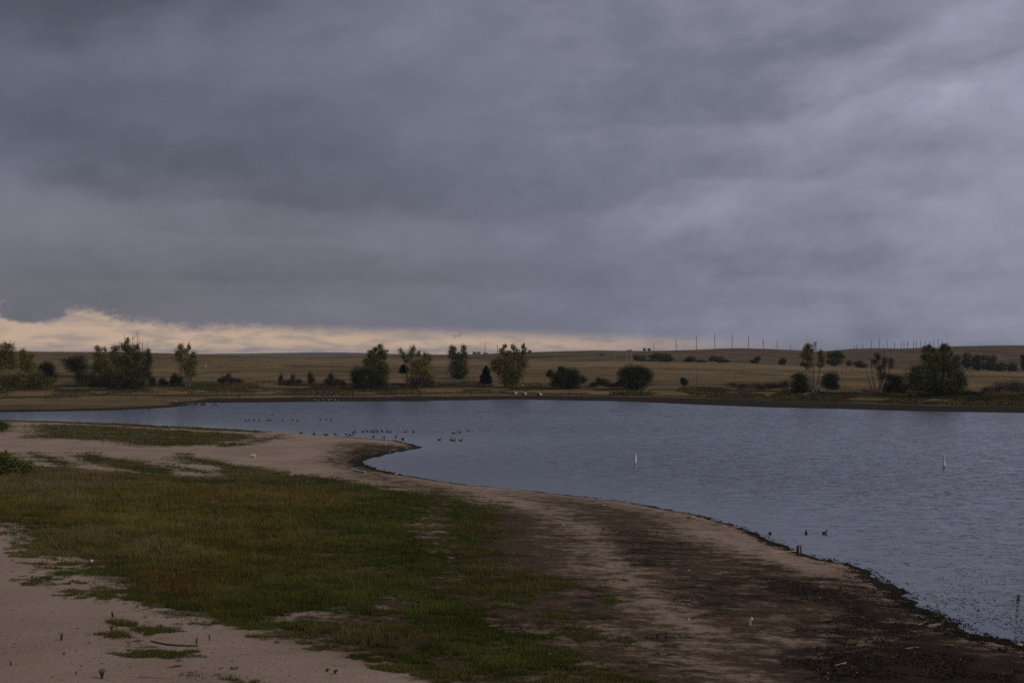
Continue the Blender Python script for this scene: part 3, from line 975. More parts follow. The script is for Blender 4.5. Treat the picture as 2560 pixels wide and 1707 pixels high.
def leaves(blobs, n, size, cols, depth_k=.8, clump=.48, seed=0):
    r = np.random.default_rng(seed)
    ws = np.array([b_[2] * b_[3] * (b_[4] if len(b_) > 4 else 1.0) for b_ in blobs])
    cnt = np.maximum((n * ws / ws.sum()).astype(int), 12)
    Ps, Cs = [], []
    for (bl, k) in zip(blobs, cnt):
        cx, cz, rx, rz = bl[:4]
        ry = depth_k * min(rx, rz * 1.6)
        m = max(8, int(k / 20))
        q = r.normal(size=(m, 3))
        q /= np.linalg.norm(q, axis=1)[:, None]
        q *= (r.random((m, 1)) ** .38) * np.where(r.random((m, 1)) < .16, r.uniform(1.0, 1.32, (m, 1)), .90)
        cen = q * np.array([rx, ry, rz])
        tone = r.uniform(.55, 1.45, (m, 1))
        ci = r.integers(0, m, k)
        sp = clump * np.array([min(rx, 2.6), min(ry, 2.6), min(rz, 2.2)])
        p = cen[ci] + r.normal(size=(k, 3)) * sp * .62
        Ps.append(p + np.array([cx, 0, cz]))
        base = np.array(cols)[r.integers(0, len(cols), m)]
        Cs.append(base[ci] * tone[ci] * r.uniform(.8, 1.25, (k, 1)))
    Pp, Cl = np.concatenate(Ps), np.concatenate(Cs)
    k = len(Pp)
    a = r.normal(size=(k, 3)); a /= np.linalg.norm(a, axis=1)[:, None]
    b2 = np.cross(a, r.normal(size=(k, 3))); b2 /= np.linalg.norm(b2, axis=1)[:, None]
    s = size * r.uniform(.6, 1.35, (k, 1))
    V = np.stack([Pp - a * s, Pp - b2 * s * .5, Pp + a * s, Pp + b2 * s * .5], 1).reshape(-1, 3)
    return V, np.arange(k * 4).reshape(-1, 4), np.repeat(Cl, 4, 0)


def tree(name, label, cat, base, blobs, cols, trunks=(), n=2600, leaf=1.7, bark=BARK_D, depth=None, group=None, limbs=7, twig=0,
         depth_k=.8, clump=.50, tr=1.0, sink=0.0):
    """base and blobs in photograph px; everything is turned into metres at the tree's own distance."""
    seed = int(base[0] * 7 + base[1] * 3)
    r = random.Random(seed)
    if depth is None:
        b0 = ground_pt(*base)
    else:
        q = at_depth(base[0], base[1], depth)
        b0 = Vector((q[0], depth, float(ground_z(np.array([q[0]]), np.array([depth]))[0])))
    Y = b0.y
    s = Y / F
    def loc(px, py):
        q = at_depth(px, py, Y)
        return Vector((q[0] - b0.x, 0, q[2] - b0.z))
    root = empty(name, (b0.x, b0.y, b0.z - sink))
    tag(root, label, cat, group)
    bl = []
    for e in blobs:
        p = loc(e[0], e[1])
        bl.append((p.x, p.z, e[2] * s, e[3] * s) + tuple(e[4:5]))
    mb = MB()
    paths = []
    for t in trunks:
        pts = [loc(*p) for p in t]
        pts[0].z = -.15
        for i, p in enumerate(pts):
            p.y = r.uniform(-.5, .5) * (1 if i else .5)
        # finer, slightly crooked
        fine_p = []
        for i in range(len(pts) - 1):
            for k in range(3):
                q = pts[i].lerp(pts[i + 1], k / 3)
                fine_p.append(q + Vector((r.uniform(-.06, .06), r.uniform(-.06, .06), 0)) * (1 if i or k else 0))
        fine_p.append(pts[-1])
        L_ = len(fine_p)
        r0 = tr * max(.07, .022 * (fine_p[-1] - fine_p[0]).length)
        mb.tube(fine_p, [r0 * (1 - .85 * i / (L_ - 1)) for i in range(L_)], 5, bark)
        paths.append(fine_p)
    for e in bl:
        for k in range(limbs if paths else 0):
            pth = min(paths, key=lambda q: abs(q[len(q) // 2].x - e[0]) + r.uniform(0, 1.0))
            tgt = Vector((e[0] + r.uniform(-.8, .8) * e[2], r.uniform(-.6, .6) * e[2], e[1] + r.uniform(-.7, .85) * e[3]))
            cand = [q for q in pth if q.z < tgt.z - .2 * (tgt - q).xy.length] or [pth[0]]
            st = min(cand, key=lambda q: (q - tgt).length)
            midp = st.lerp(tgt, .5) + Vector((r.uniform(-.25, .25), r.uniform(-.2, .2), -.08 * (tgt - st).length))
            rr0 = .05 * tr + .008 * (tgt - st).length
            mb.tube([st, midp, tgt], [rr0, rr0 * .6, rr0 * .2], 3, bark, cap=False)
            for j in range(twig):
                q0 = midp.lerp(tgt, r.random())
                q1 = q0 + Vector((r.uniform(-.8, .8), r.uniform(-.6, .6), r.uniform(.2, 1.2)))
                mb.tube([q0, q1], [rr0 * .45, rr0 * .12], 3, bark, cap=False)
    if mb.n:
        mb.build("trunk", M_BARK, root)
    if n:
        V, Fc, C = leaves(bl, int(n * 2.7), leaf * .86 * s, cols, depth_k, clump, seed)
        V[:, 2] = np.maximum(V[:, 2], .02)
        mesh_obj("crown", V, Fc, M_LEAF, root, C)
    return root


T = "tree"; S = "shrub"
FB = "cottonwoods along the far shore"
SB = "shrubs along the far shore"
tree("cottonwood_tree", "leafy cottonwood with pale trunks cut off by the left picture edge", T, (8, 968),
     [(-6, 866, 20, 11), (22, 868, 14, 12), (2, 886, 26, 14), (30, 900, 18, 26), (-10, 910, 22, 24)], [OLIVE, COTTON, RUSTB],
     [[(2, 968), (3, 925), (8, 880)], [(18, 968), (30, 920), (35, 885)], [(-8, 968), (-10, 920), (-6, 875)]], 3200, 1.8, BARK_P, group=FB)
tree("cottonwood_tree", "slim loose cottonwood second from the left edge, beside a dark round shrub", T, (68, 966),
     [(58, 883, 10, 10), (62, 898, 14, 14), (80, 888, 6, 7), (72, 915, 18, 18)], [OLIVE, YELLOWG, COTTON],
     [[(52, 966), (52, 920), (58, 885)], [(72, 966), (70, 925), (64, 895)]], 1700, 1.7, BARK_P, group=FB)
tree("willow_shrub", "yellowish green shrub under the cottonwood at the left edge", S, (35, 975),
     [(20, 952, 28, 17), (48, 945, 16, 14), (-20, 950, 24, 16), (38, 962, 30, 12)], [OLIVE, (.11, .09, .022), WILLOW], (), 2600, 1.7, group=SB)
tree("willow_shrub", "olive shrub between the yellowish shrub and the dark round one", S, (88, 975),
     [(82, 945, 20, 16), (100, 950, 20, 16), (78, 962, 24, 12), (118, 958, 18, 14)], [OLIVE, WILLOW], (), 2400, 1.7, group=SB)
tree("juniper_shrub", "small dark round shrub against the left field", S, (118, 962),
     [(112, 916, 15, 12), (123, 922, 15, 14), (116, 934, 20, 14), (125, 945, 16, 16)], [JUNIPER, DKGREEN], [[(118, 962), (118, 930)]], 2400, 1.6, group=SB, limbs=2)
tree("willow_tree", "leaning dark willow at the left end of the big thicket", T, (200, 966),
     [(172, 904, 18, 10), (196, 902, 20, 14), (180, 918, 18, 12), (203, 922, 18, 16), (202, 945, 17, 18)], [DKGREEN, WILLOW],
     [[(205, 966), (200, 935), (185, 910)], [(202, 966), (207, 920)]], 3000, 1.6, group=FB)
tree("cottonwood_tree", "pale yellowish cottonwood behind the left side of the big thicket", T, (252, 964),
     [(244, 872, 9, 9), (262, 874, 5, 7), (248, 888, 17, 12), (258, 905, 22, 16), (240, 920, 14, 14), (268, 928, 20, 16)], [OLIVE, YELLOWG, RUSTB],
     [[(250, 964), (248, 915), (245, 875)], [(262, 964), (262, 910), (262, 878)]], 2300, 1.7, BARK_G, group=FB)
tree("cottonwood_tree", "tallest cottonwood of the big left thicket with a dark pointed top", T, (318, 968),
     [(286, 872, 9, 10), (284, 890, 13, 14), (318, 852, 6, 9), (310, 868, 13, 11), (326, 872, 14, 13), (344, 868, 7, 9), (318, 890, 22, 14), (308, 912, 26, 16),
      (345, 890, 14, 16), (332, 918, 20, 18)], [COTTON, DKGREEN, OLIVE, RUSTB],
     [[(318, 968), (317, 910), (318, 858)], [(300, 968), (290, 915), (286, 876)], [(330, 968), (338, 905), (344, 872)]], 4600, 1.7, BARK_G, group=FB)
tree("dead_tree", "bare grey stems standing over the right side of the big thicket", T, (350, 966), [(348, 850, 12, 24), (360, 880, 10, 20), (338, 850, 6, 20)], [GREYB],
     [[(346, 966), (345, 880), (341, 826)], [(352, 966), (349, 870), (347, 832)], [(350, 966), (356, 880), (358, 842)], [(362, 966), (366, 880), (368, 850)],
      [(344, 966), (332, 880), (331, 832)], [(318, 966), (313, 870), (312, 834)]], 0, 1.5, BARK_G, group="bare trees of the far shore", limbs=9, twig=2, tr=.55)
tree("cottonwood_tree", "dark narrow cottonwood on the right flank of the big thicket", T, (366, 966),
     [(370, 880, 7, 8), (358, 888, 8, 10), (372, 898, 10, 14), (362, 915, 14, 16), (368, 935, 10, 14)], [DKGREEN, COTTON],
     [[(360, 966), (362, 915), (368, 878)]], 1900, 1.6, BARK_D, group=FB)
tree("willow_shrub", "broad dark willow mass at the foot of the big thicket", S, (300, 974),
     [(228, 945, 18, 20), (255, 948, 26, 20), (290, 940, 28, 20), (325, 938, 26, 20), (352, 942, 18, 24), (290, 958, 40, 16), (330, 960, 34, 14), (240, 960, 22, 12)],
     [WILLOW, DKGREEN, (.045, .045, .014)], (), 6200, 1.6, group=SB)
tree("cottonwood_tree", "open cottonwood standing alone right of the big thicket", T, (468, 967),
     [(451, 867, 9, 9), (472, 868, 5, 10), (446, 882, 10, 10), (462, 878, 9, 9), (450, 898, 14, 10), (484, 888, 9, 9), (480, 902, 14, 12), (466, 918, 18, 14), (478, 932, 14, 10)],
     [OLIVE, COTTON, YELLOWG], [[(466, 967), (463, 920), (452, 870)], [(470, 967), (472, 920), (472, 870)], [(474, 967), (480, 920), (484, 885)], [(490, 966), (489, 950), (484, 940)]],
     2500, 1.7, BARK_G, group=FB, limbs=9)
tree("willow_shrub", "dark low shrub at the foot of the open lone cottonwood", S, (441, 964), [(436, 945, 8, 12), (446, 950, 12, 13), (432, 955, 8, 8)], [DKGREEN, WILLOW], (), 900, 1.6, group=SB)
tree("low_shrub", "low dark grey green shrub in front of the left field", S, (575, 958), [(572, 940, 6, 8), (560, 948, 10, 8), (582, 950, 14, 7), (600, 953, 12, 5), (552, 952, 8, 5)], [(.05, .05, .03), GREYB], (), 1300, 1.5, group=SB)
tree("low_shrub", "tiny dark shrub below the bare stems right of the big thicket", S, (380, 963), [(380, 952, 8, 9)], [DKGREEN, GREYB], (), 500, 1.5, group=SB)
tree("low_shrub", "small grey shrub between the big thicket and the open lone cottonwood", S, (407, 963), [(405, 954, 9, 8), (414, 957, 7, 5)], [GREYB], (), 500, 1.5, group=SB)
for k, (x, y0, y1, lb) in enumerate([(382, 958, 908, "thin pale dead stem right of the big thicket"), (826, 962, 914, "dark dead stem rising from grey brush left of the centre"),
                                     (1722, 962, 916, "thin white dead stem above the small dark shrub, right of the round bush"), (1741, 962, 918, "thin brown dead stem right of the white one"),
                                     (1508, 962, 920, "faint dead stem left of the big round bush"), (2104, 966, 890, "tall pale dead trunk right of the yellow cottonwood"),
                                     (2115, 966, 884, "second tall pale dead trunk right of the yellow cottonwood")]):
    tree("dead_tree", lb, "dead tree", (x, y0), [(x, (y0 + y1) / 2 - 5, 4, 14)], [GREYB], [[(x, y0), (x + 1, (y0 + y1) / 2), (x + (4 if k != 5 else -1), y1)]], 0, 1,
         BARK_P if k in (0, 2, 5, 6) else BARK_D, group="dead stems of the far shore", limbs=4, tr=.55)
tree("low_shrub", "grey leafless brush left of the rust coloured shrub", S, (725, 964), [(702, 948, 6, 14), (718, 955, 14, 7), (732, 945, 6, 12), (745, 954, 10, 7)], [GREYB, (.05, .047, .035)],
     [[(702, 964), (702, 938)], [(732, 964), (731, 934)]], 1500, 1.3, group=SB, limbs=6)
tree("low_shrub", "rust brown upright shrub before the middle field", S, (777, 962), [(776, 938, 6, 9), (778, 948, 9, 10)], [RUSTB, (.09, .06, .03)], [[(777, 962), (777, 936)]], 800, 1.4, group=SB)
tree("low_shrub", "grey brown brush around the dark dead stem", S, (830, 966), [(828, 945, 8, 12), (822, 954, 14, 8), (844, 955, 14, 7), (858, 958, 8, 5)], [GREYB, (.06, .045, .035)], (), 1600, 1.3, group=SB)
tree("cottonwood_tree", "full green cottonwood rising behind a willow left of the centre", T, (948, 968),
     [(950, 866, 6, 7), (938, 874, 9, 8), (955, 880, 10, 10), (926, 886, 9, 10), (945, 892, 16, 12), (922, 904, 15, 12), (963, 890, 6, 8), (942, 912, 24, 14), (952, 935, 20, 18), (960, 920, 12, 14), (968, 878, 4, 5, .4)],
     [COTTON, (.07, .075, .016), OLIVE], [[(945, 968), (943, 920), (950, 868)], [(955, 968), (952, 920), (962, 890)], [(938, 968), (930, 925), (926, 888)]], 4600, 1.7, BARK_D, group=FB)
tree("willow_shrub", "dense dark willow in front of the full green cottonwood", S, (915, 973),
     [(895, 932, 18, 13), (918, 930, 16, 14), (938, 938, 16, 16), (900, 952, 20, 16), (930, 955, 24, 15), (888, 945, 10, 14), (955, 955, 12, 12)], [WILLOW, DKGREEN, (.045, .045, .016)], (), 4800, 1.6, group=SB)
tree("cottonwood_tree", "thin airy cottonwood with grey stems left of the centre", T, (1046, 966),
     [(1002, 876, 7, 7), (1010, 888, 8, 8), (1033, 872, 7, 9), (1028, 886, 12, 10), (1046, 884, 7, 8), (1018, 900, 12, 8), (1062, 888, 5, 8), (1072, 892, 9, 8), (1064, 905, 14, 12), (1042, 908, 18, 12), (1050, 928, 26, 14), (1070, 940, 16, 12)],
     [OLIVE, COTTON, YELLOWG], [[(1020, 966), (1016, 920), (1004, 878)], [(1028, 966), (1030, 915), (1033, 874)], [(1046, 966), (1052, 925), (1063, 890)], [(1050, 966), (1062, 930), (1076, 900)], [(1040, 966), (1044, 910), (1046, 884)]],
     3300, 1.6, BARK_G, group=FB, limbs=8, twig=1)
tree("juniper_tree", "small dark ball shaped juniper on a thin trunk beside the airy cottonwood", T, (1013, 964), [(1010, 918, 9, 8), (1006, 927, 9, 7), (1015, 926, 8, 9)], [JUNIPER], [[(1013, 964), (1012, 930)]], 1500, 1.4, group=FB, limbs=3, clump=.22)
tree("low_shrub", "grey leafless thicket at the foot of the airy cottonwood", S, (1045, 969), [(1030, 952, 16, 12), (1055, 950, 18, 14), (1078, 956, 14, 10)], [GREYB, (.05, .045, .03)], [[(1040, 969), (1060, 935)], [(1055, 969), (1072, 940)]], 1500, 1.3, BARK_G, group=SB, limbs=8)
tree("cottonwood_tree", "compact twin topped cottonwood at the centre of the far shore", T, (1148, 948),
     [(1133, 872, 9, 9), (1158, 870, 8, 9), (1128, 886, 10, 10), (1162, 886, 9, 10), (1145, 890, 14, 10), (1148, 905, 23, 14), (1140, 922, 20, 14), (1158, 925, 16, 14), (1146, 938, 20, 9)], [COTTON, OLIVE, DKGREEN],
     [[(1144, 948), (1140, 905), (1133, 872)], [(1152, 948), (1155, 905), (1158, 872)]], 4200, 1.6, BARK_D, group=FB)
tree("juniper_tree", "black green cone shaped juniper left of the large pale cottonwood", T, (1215, 961),
     [(1216, 920, 6, 6), (1216, 930, 11, 9), (1214, 942, 15, 10), (1215, 952, 18, 9)], [JUNIPER, (.008, .01, .007)], [[(1215, 961), (1216, 925)]], 3200, 1.4, group=FB, limbs=2, clump=.2)
tree("cottonwood_tree", "large pale cottonwood with several tops right of the black green juniper", T, (1285, 967),
     [(1262, 866, 7, 6), (1254, 876, 8, 7), (1284, 868, 6, 8), (1290, 880, 9, 9), (1308, 866, 6, 8), (1311, 880, 8, 8), (1323, 880, 5, 5), (1268, 886, 14, 9), (1294, 895, 18, 10), (1240, 904, 16, 9),
      (1268, 906, 22, 12), (1306, 908, 14, 12), (1240, 920, 14, 10), (1262, 930, 24, 16), (1290, 935, 24, 18), (1276, 952, 28, 12)], [OLIVE, (.105, .085, .026), COTTON],
     [[(1262, 967), (1262, 920), (1261, 870)], [(1280, 967), (1284, 915), (1285, 872)], [(1292, 967), (1300, 915), (1308, 870)], [(1270, 967), (1250, 925), (1240, 905)]], 5600, 1.7, BARK_D, group=FB)
tree("sapling", "small dark sapling left of the dark willow", T, (1376, 954), [(1376, 930, 6, 6), (1371, 937, 6, 5), (1380, 938, 5, 6)], [DKGREEN], [[(1376, 954), (1376, 930)]], 700, 1.4, group=FB, limbs=3)
tree("willow_shrub", "ragged dark willow between the pale cottonwood and the round bush", S, (1415, 972),
     [(1402, 920, 7, 8), (1410, 930, 15, 12), (1432, 936, 14, 14), (1392, 942, 16, 12), (1412, 948, 24, 14), (1440, 950, 16, 15), (1458, 950, 9, 9), (1392, 958, 16, 10), (1425, 962, 26, 9)], [WILLOW, DKGREEN, (.05, .05, .018)], (), 5000, 1.6, group=SB)
tree("willow_shrub", "large smooth round bush on the far shore right of the centre", S, (1590, 975),
     [(1580, 922, 22, 10), (1605, 928, 20, 12), (1560, 932, 16, 12), (1588, 938, 38, 16), (1618, 942, 14, 16), (1565, 948, 20, 12), (1595, 956, 34, 14), (1580, 965, 24, 8)], [WILLOW, (.045, .045, .018)], [[(1590, 975), (1590, 950)]], 6000, 1.6, group=SB, limbs=2)
tree("low_shrub", "pale grey green brush at the left foot of the round bush", S, (1552, 968), [(1552, 958, 12, 8), (1542, 962, 8, 6)], [(.085, .085, .05), (.06, .06, .03)], (), 700, 1.4, group=SB)
tree("low_shrub", "grey brush between the ragged willow and the round bush", S, (1502, 968), [(1500, 952, 10, 9), (1512, 956, 14, 8), (1486, 960, 12, 6), (1530, 962, 10, 5)], [GREYB, (.05, .045, .035)], (), 1500, 1.3, group=SB)
tree("low_shrub", "small dark shrub below the thin white dead stem", S, (1710, 964), [(1707, 950, 6, 7), (1712, 956, 8, 7)], [DKGREEN], (), 700, 1.4, group=SB)
tree("low_shrub", "long low grey brush left of the yellow cottonwood", S, (1900, 978), [(1830, 962, 18, 6), (1860, 966, 22, 7), (1900, 966, 26, 8), (1935, 965, 22, 8), (1960, 962, 18, 10)], [GREYB, (.05, .042, .034)], (), 2400, 1.3, group=SB)
tree("cottonwood_tree", "yellow leaved cottonwood with bare lower trunk on the right shore", T, (2038, 978),
     [(2021, 864, 9, 7), (2016, 872, 8, 8), (2030, 876, 5, 9), (2015, 888, 13, 11), (2024, 895, 10, 9), (2052, 884, 7, 9), (2055, 898, 10, 11), (2009, 910, 8, 5), (2050, 912, 9, 6), (2022, 912, 10, 8)], [YELLOWG, (.12, .10, .028), OLIVE],
     [[(2036, 978), (2034, 925), (2022, 866)], [(2040, 978), (2048, 930), (2052, 886)], [(2032, 978), (2026, 940), (2016, 900)]], 2300, 1.7, BARK_G, group=FB, limbs=8)
tree("willow_shrub", "dark shrub left of the bare foot of the yellow cottonwood", S, (2000, 984), [(1990, 940, 14, 7), (2005, 946, 16, 12), (1996, 960, 18, 14), (2010, 968, 16, 13), (2000, 975, 18, 8)], [WILLOW, DKGREEN], (), 2800, 1.6, group=SB)
tree("willow_shrub", "dark shrub right of the bare foot of the yellow cottonwood", S, (2078, 980), [(2070, 942, 14, 9), (2085, 948, 12, 14), (2070, 958, 18, 13), (2085, 966, 14, 9)], [WILLOW, DKGREEN], (), 2600, 1.6, group=SB)
tree("dead_tree", "half dead tree with rusty bare branches right of the pale dead trunks", T, (2195, 986),
     [(2194, 890, 9, 9), (2188, 905, 10, 9), (2212, 905, 9, 12), (2200, 920, 12, 10), (2228, 910, 8, 14), (2205, 938, 14, 10)], [(.045, .045, .02), RUSTB, (.07, .045, .03)],
     [[(2190, 986), (2180, 940), (2173, 870)], [(2198, 986), (2200, 930), (2194, 885)], [(2196, 986), (2212, 930), (2208, 860)], [(2204, 986), (2222, 935), (2228, 866)], [(2186, 986), (2170, 945), (2165, 905)]],
     1300, 1.5, (.10, .075, .06), group="bare trees of the far shore", limbs=10, twig=3, tr=.7)
tree("cottonwood_tree", "green cottonwood topping the big dark willow at the right", T, (2345, 990),
     [(2322, 866, 7, 5), (2316, 876, 9, 8), (2332, 876, 7, 8), (2360, 864, 8, 6), (2370, 872, 9, 9), (2356, 878, 9, 9), (2378, 886, 5, 8), (2312, 892, 12, 9), (2340, 894, 18, 12), (2365, 898, 14, 12), (2330, 912, 26, 12), (2365, 915, 18, 12)],
     [COTTON, (.075, .075, .018), OLIVE], [[(2345, 990), (2335, 930), (2322, 870)], [(2350, 990), (2358, 930), (2364, 868)]], 4200, 1.7, BARK_D, group=FB)
tree("willow_tree", "big dark willow forming the largest dark mass at the right", T, (2350, 992),
     [(2298, 924, 20, 12), (2280, 940, 20, 14), (2330, 930, 26, 16), (2370, 925, 24, 16), (2395, 938, 18, 16), (2405, 955, 14, 16), (2300, 952, 30, 18), (2350, 955, 40, 20), (2385, 968, 28, 18),
      (2330, 975, 44, 14), (2280, 968, 26, 16), (2375, 982, 34, 9)], [WILLOW, DKGREEN, (.042, .042, .015)], [[(2340, 992), (2335, 950)], [(2360, 992), (2370, 945)]], 9000, 1.6, group=FB, limbs=3)
tree("willow_shrub", "dark shrub hugging the left side of the big dark willow", S, (2238, 988), [(2228, 944, 14, 8), (2245, 946, 15, 9), (2235, 960, 22, 14), (2222, 972, 16, 10), (2252, 972, 18, 13)], [WILLOW, DKGREEN], (), 3000, 1.6, group=SB)
tree("low_shrub", "long grey leafless brush at the right edge of the far shore", S, (2510, 994), [(2470, 976, 16, 10), (2500, 970, 22, 14), (2535, 968, 22, 16), (2570, 972, 26, 16), (2445, 984, 16, 7)], [GREYB, (.055, .05, .045)], (), 4200, 1.3, group=SB)
tree("low_shrub", "dark low bramble right of the big dark willow", S, (2425, 990), [(2415, 982, 16, 6), (2432, 983, 12, 5)], [DKGREEN], (), 700, 1.4, group=SB)

VT = "trees in the dip behind the field"
for bs, cols, lb, dp in [
    ([(1592, 892, 7, 7), (1604, 894, 9, 8)], [OLIVE, COTTON], "small olive tree in the dip, left of the dark valley tree", 830),
    ([(1640, 889, 8, 8), (1634, 895, 8, 8), (1652, 893, 8, 9)], [DKGREEN, COTTON], "dark rounded tree in the dip above the big round bush", 835),
    ([(1668, 891, 9, 8), (1674, 897, 7, 6), (1660, 897, 10, 6)], [OLIVE, (.10, .09, .025)], "yellowish tree right of the dark valley tree", 840),
    ([(1630, 900, 12, 4)], [OLIVE], "low olive bush in front of the dark valley tree", 822),
    ([(1728, 896, 8, 6), (1720, 900, 7, 4)], [COTTON, DKGREEN], "small green tree below the second tall utility pole", 835),
    ([(1752, 902, 10, 3.5)], [OLIVE], "low faint bush right of the small green valley tree", 830),
    ([(1785, 896, 10, 6), (1800, 898, 9, 7), (1812, 901, 9, 4)], [OLIVE, (.07, .07, .03)], "wide faint green trees below the tallest utility pole", 850),
    ([(1894, 897, 5, 7), (1885, 902, 7, 4)], [COTTON, DKGREEN], "small upright green tree right of the wide faint trees", 835),
    ([(1957, 901, 6, 6), (1954, 907, 6, 5)], [DKGREEN], "small dark tree left of the yellow cottonwood", 825),
    ([(2078, 886, 8, 9), (2094, 884, 10, 9), (2102, 892, 7, 8), (2085, 902, 17, 11)], [COTTON, DKGREEN], "dense green tree behind the yellow cottonwood", 815),
    ([(2147, 908, 9, 7), (2152, 913, 8, 5)], [DKGREEN], "low dark round tree in the dip left of the half dead tree", 815),
    ([(2122, 906, 6, 6), (2162, 912, 6, 4)], [OLIVE], "faint olive bush beside the low dark round tree", 830),
    ([(2392, 894, 9, 8), (2388, 908, 12, 12)], [DKGREEN, COTTON], "leftmost dark tree of the row behind the big willow", 815),
    ([(2418, 888, 10, 8), (2420, 904, 13, 14)], [COTTON, OLIVE], "tallest green tree of the row behind the big willow", 822),
    ([(2442, 895, 9, 9), (2444, 912, 12, 13)], [DKGREEN], "dark middle tree of the row right of the big willow", 815),
    ([(2462, 893, 8, 7), (2480, 896, 10, 9), (2472, 912, 18, 13)], [DKGREEN, COTTON], "broad dark tree of the row right of the big willow", 820),
    ([(2502, 912, 11, 7), (2500, 921, 13, 6)], [OLIVE, COTTON], "low olive tree near the right end of the tree row", 818),
    ([(2530, 912, 10, 6), (2532, 921, 11, 6)], [OLIVE, (.09, .075, .03)], "yellowish low tree at the right end of the tree row", 818),
    ([(2560, 892, 6, 8), (2562, 908, 8, 16)], [DKGREEN], "tall dark tree cut by the right picture edge", 800)]:
    bx = sum(e[0] for e in bs) / len(bs)
    tree("valley_tree", lb, T, (bx, 915), [(e[0], e[1] + 1, e[2] * 1.35, e[3]) for e in bs], [tuple(q * .6 + w_ * .4 for q, w_ in zip(k_, (.12, .10, .05))) for k_ in cols], [[(bx, 930), (bx, bs[0][1])]], 500 + 700 * len(bs), 1.35, BARK_D, dp, VT, 2, clump=.26)  # crowns mixed toward pale olive: haze painted into the leaf colours
for k, (bs, lb) in enumerate([([(1185, 882, 4.5, 4), (1198, 883, 6, 4), (1190, 884, 6, 3)], "bluish far tree clump on the horizon right of the twin topped cottonwood"),
                              ([(1611, 873.5, 4.5, 4), (1623, 874, 5, 3.5)], "pair of bluish far trees on the ridge left of the first tall pole"),
                              ([(1574, 877, 7, 2.4)], "faint purplish far trees on the ridge above the pale posts")]):
    tree("distant_tree", lb, T, (sum(e[0] for e in bs) / len(bs), 890), bs, [DKGREEN, COTTON], [[(bs[0][0], 892), (bs[0][0], bs[0][1])]], 1300, .9, BARK_D, 4800 if k < 2 else 5200,
         "trees on the horizon", 1, clump=.24)
tree("weed_clump", "tall leafy weeds at the left edge of the near grass", "weeds", (32, 1190),
     [(12, 1144, 12, 11), (14, 1128, 3, 7), (40, 1156, 18, 9), (66, 1160, 12, 7), (20, 1172, 34, 12), (55, 1177, 24, 9), (-30, 1164, 34, 18)], [(.12, .14, .035), (.15, .16, .04), (.09, .10, .03)],
     [[(12, 1190), (12, 1150), (13, 1124)], [(40, 1190), (42, 1150)]], 4200, 3.2, (.06, .06, .03), limbs=3, tr=.3, sink=.05)
tree("weed_clump", "bright green weeds at the left end of the sandy spit", "weeds", (4, 1078), [(0, 1064, 16, 9), (10, 1068, 9, 6), (-30, 1064, 22, 9)], [(.07, .085, .018), (.09, .095, .02)], (), 1300, 2.4)

# undergrowth at the foot of the far trees
NB = 80000
pxb = rng.uniform(-60, 2620, NB)
wtb = np.interp(pxb, XT, DEPTH_T)
Yb = wtb + rng.normal(4, 16, NB) + np.where(rng.random(NB) < .3, rng.normal(-28, 14, NB), 0)
Xb = (pxb - 1280) / F * Yb
zb, _, dfb, lkb, nrb = ground_z(Xb, Yb, True)
nb_ = fbm(pxb * .012, Yb * .05, 4, 14)
kb = (~lkb) & (~nrb) & (dfb > 18) & (nb_ > .44)
Xb, Yb, zb, nb_ = Xb[kb], Yb[kb], zb[kb], nb_[kb]
n = len(Xb)
ch = fbm(Xb * .05, Yb * .05, 3, 88)
cb = np.where((ch < .42)[:, None], jit3((.055, .058, .020), n, .35), np.where((ch < .56)[:, None], jit3((.115, .085, .036), n, .35), jit3((.060, .052, .030), n, .35)))
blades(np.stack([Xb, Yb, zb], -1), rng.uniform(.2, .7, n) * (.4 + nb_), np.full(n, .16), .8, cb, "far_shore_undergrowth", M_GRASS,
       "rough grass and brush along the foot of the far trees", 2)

# sagebrush dots on the prairie
SAGE = []
r_ = random.Random(5)
for x, y in [(225, 884), (232, 889), (390, 886), (413, 890), (430, 894), (395, 896), (435, 904), (505, 920), (532, 920), (552, 918), (525, 907), (540, 896), (553, 897), (592, 905), (606, 901), (625, 920), (632, 944),
             (600, 921), (763, 900), (668, 906), (643, 902), (712, 915), (740, 919), (780, 909), (1487, 909), (1560, 912), (1820, 934), (1855, 934), (1910, 935), (1930, 929), (2010, 926), (2060, 932), (2082, 923), (2131, 925), (2145, 926),
             (2105, 933), (2245, 934), (2200, 926), (2427, 932), (2522, 932), (2450, 940), (2480, 944), (2435, 945), (2530, 946), (1840, 944), (1760, 934), (1400, 934), (985, 925), (820, 923), (715, 940), (1100, 912), (1150, 918), (450, 940), (330, 888), (290, 886)]:
    SAGE.append((x, y, r_.uniform(2.5, 5.5)))
proto = []
for k in range(3):
    V, Fc, C = leaves([(0, .45, .8, .45), (.5, .3, .6, .35), (-.55, .3, .5, .3)], 260, .16, [(.040, .038, .026), (.055, .05, .035)], .9, .3, 40 + k)
    V[:, 2] = np.maximum(V[:, 2], .01)
    me = mesh_obj("sagebrush", V, Fc, M_LEAF, None, C)
    proto.append(me)
for i, (x, y, w) in enumerate(SAGE):
    o = proto[i] if i < 3 else proto[i % 3].copy()
    if i >= 3:
        COL.objects.link(o)
    p = ground_pt(x, y)
    sc = .8 * w * p.y / F / 1.25
    o.location = p
    o.scale = (sc, sc, sc * .62)
    o.rotation_euler = (0, 0, r_.uniform(0, 6.28))
    tag(o, "small dark sagebrush dotting the dry grass of the far fields", "sagebrush", "sagebrush dots on the far fields")

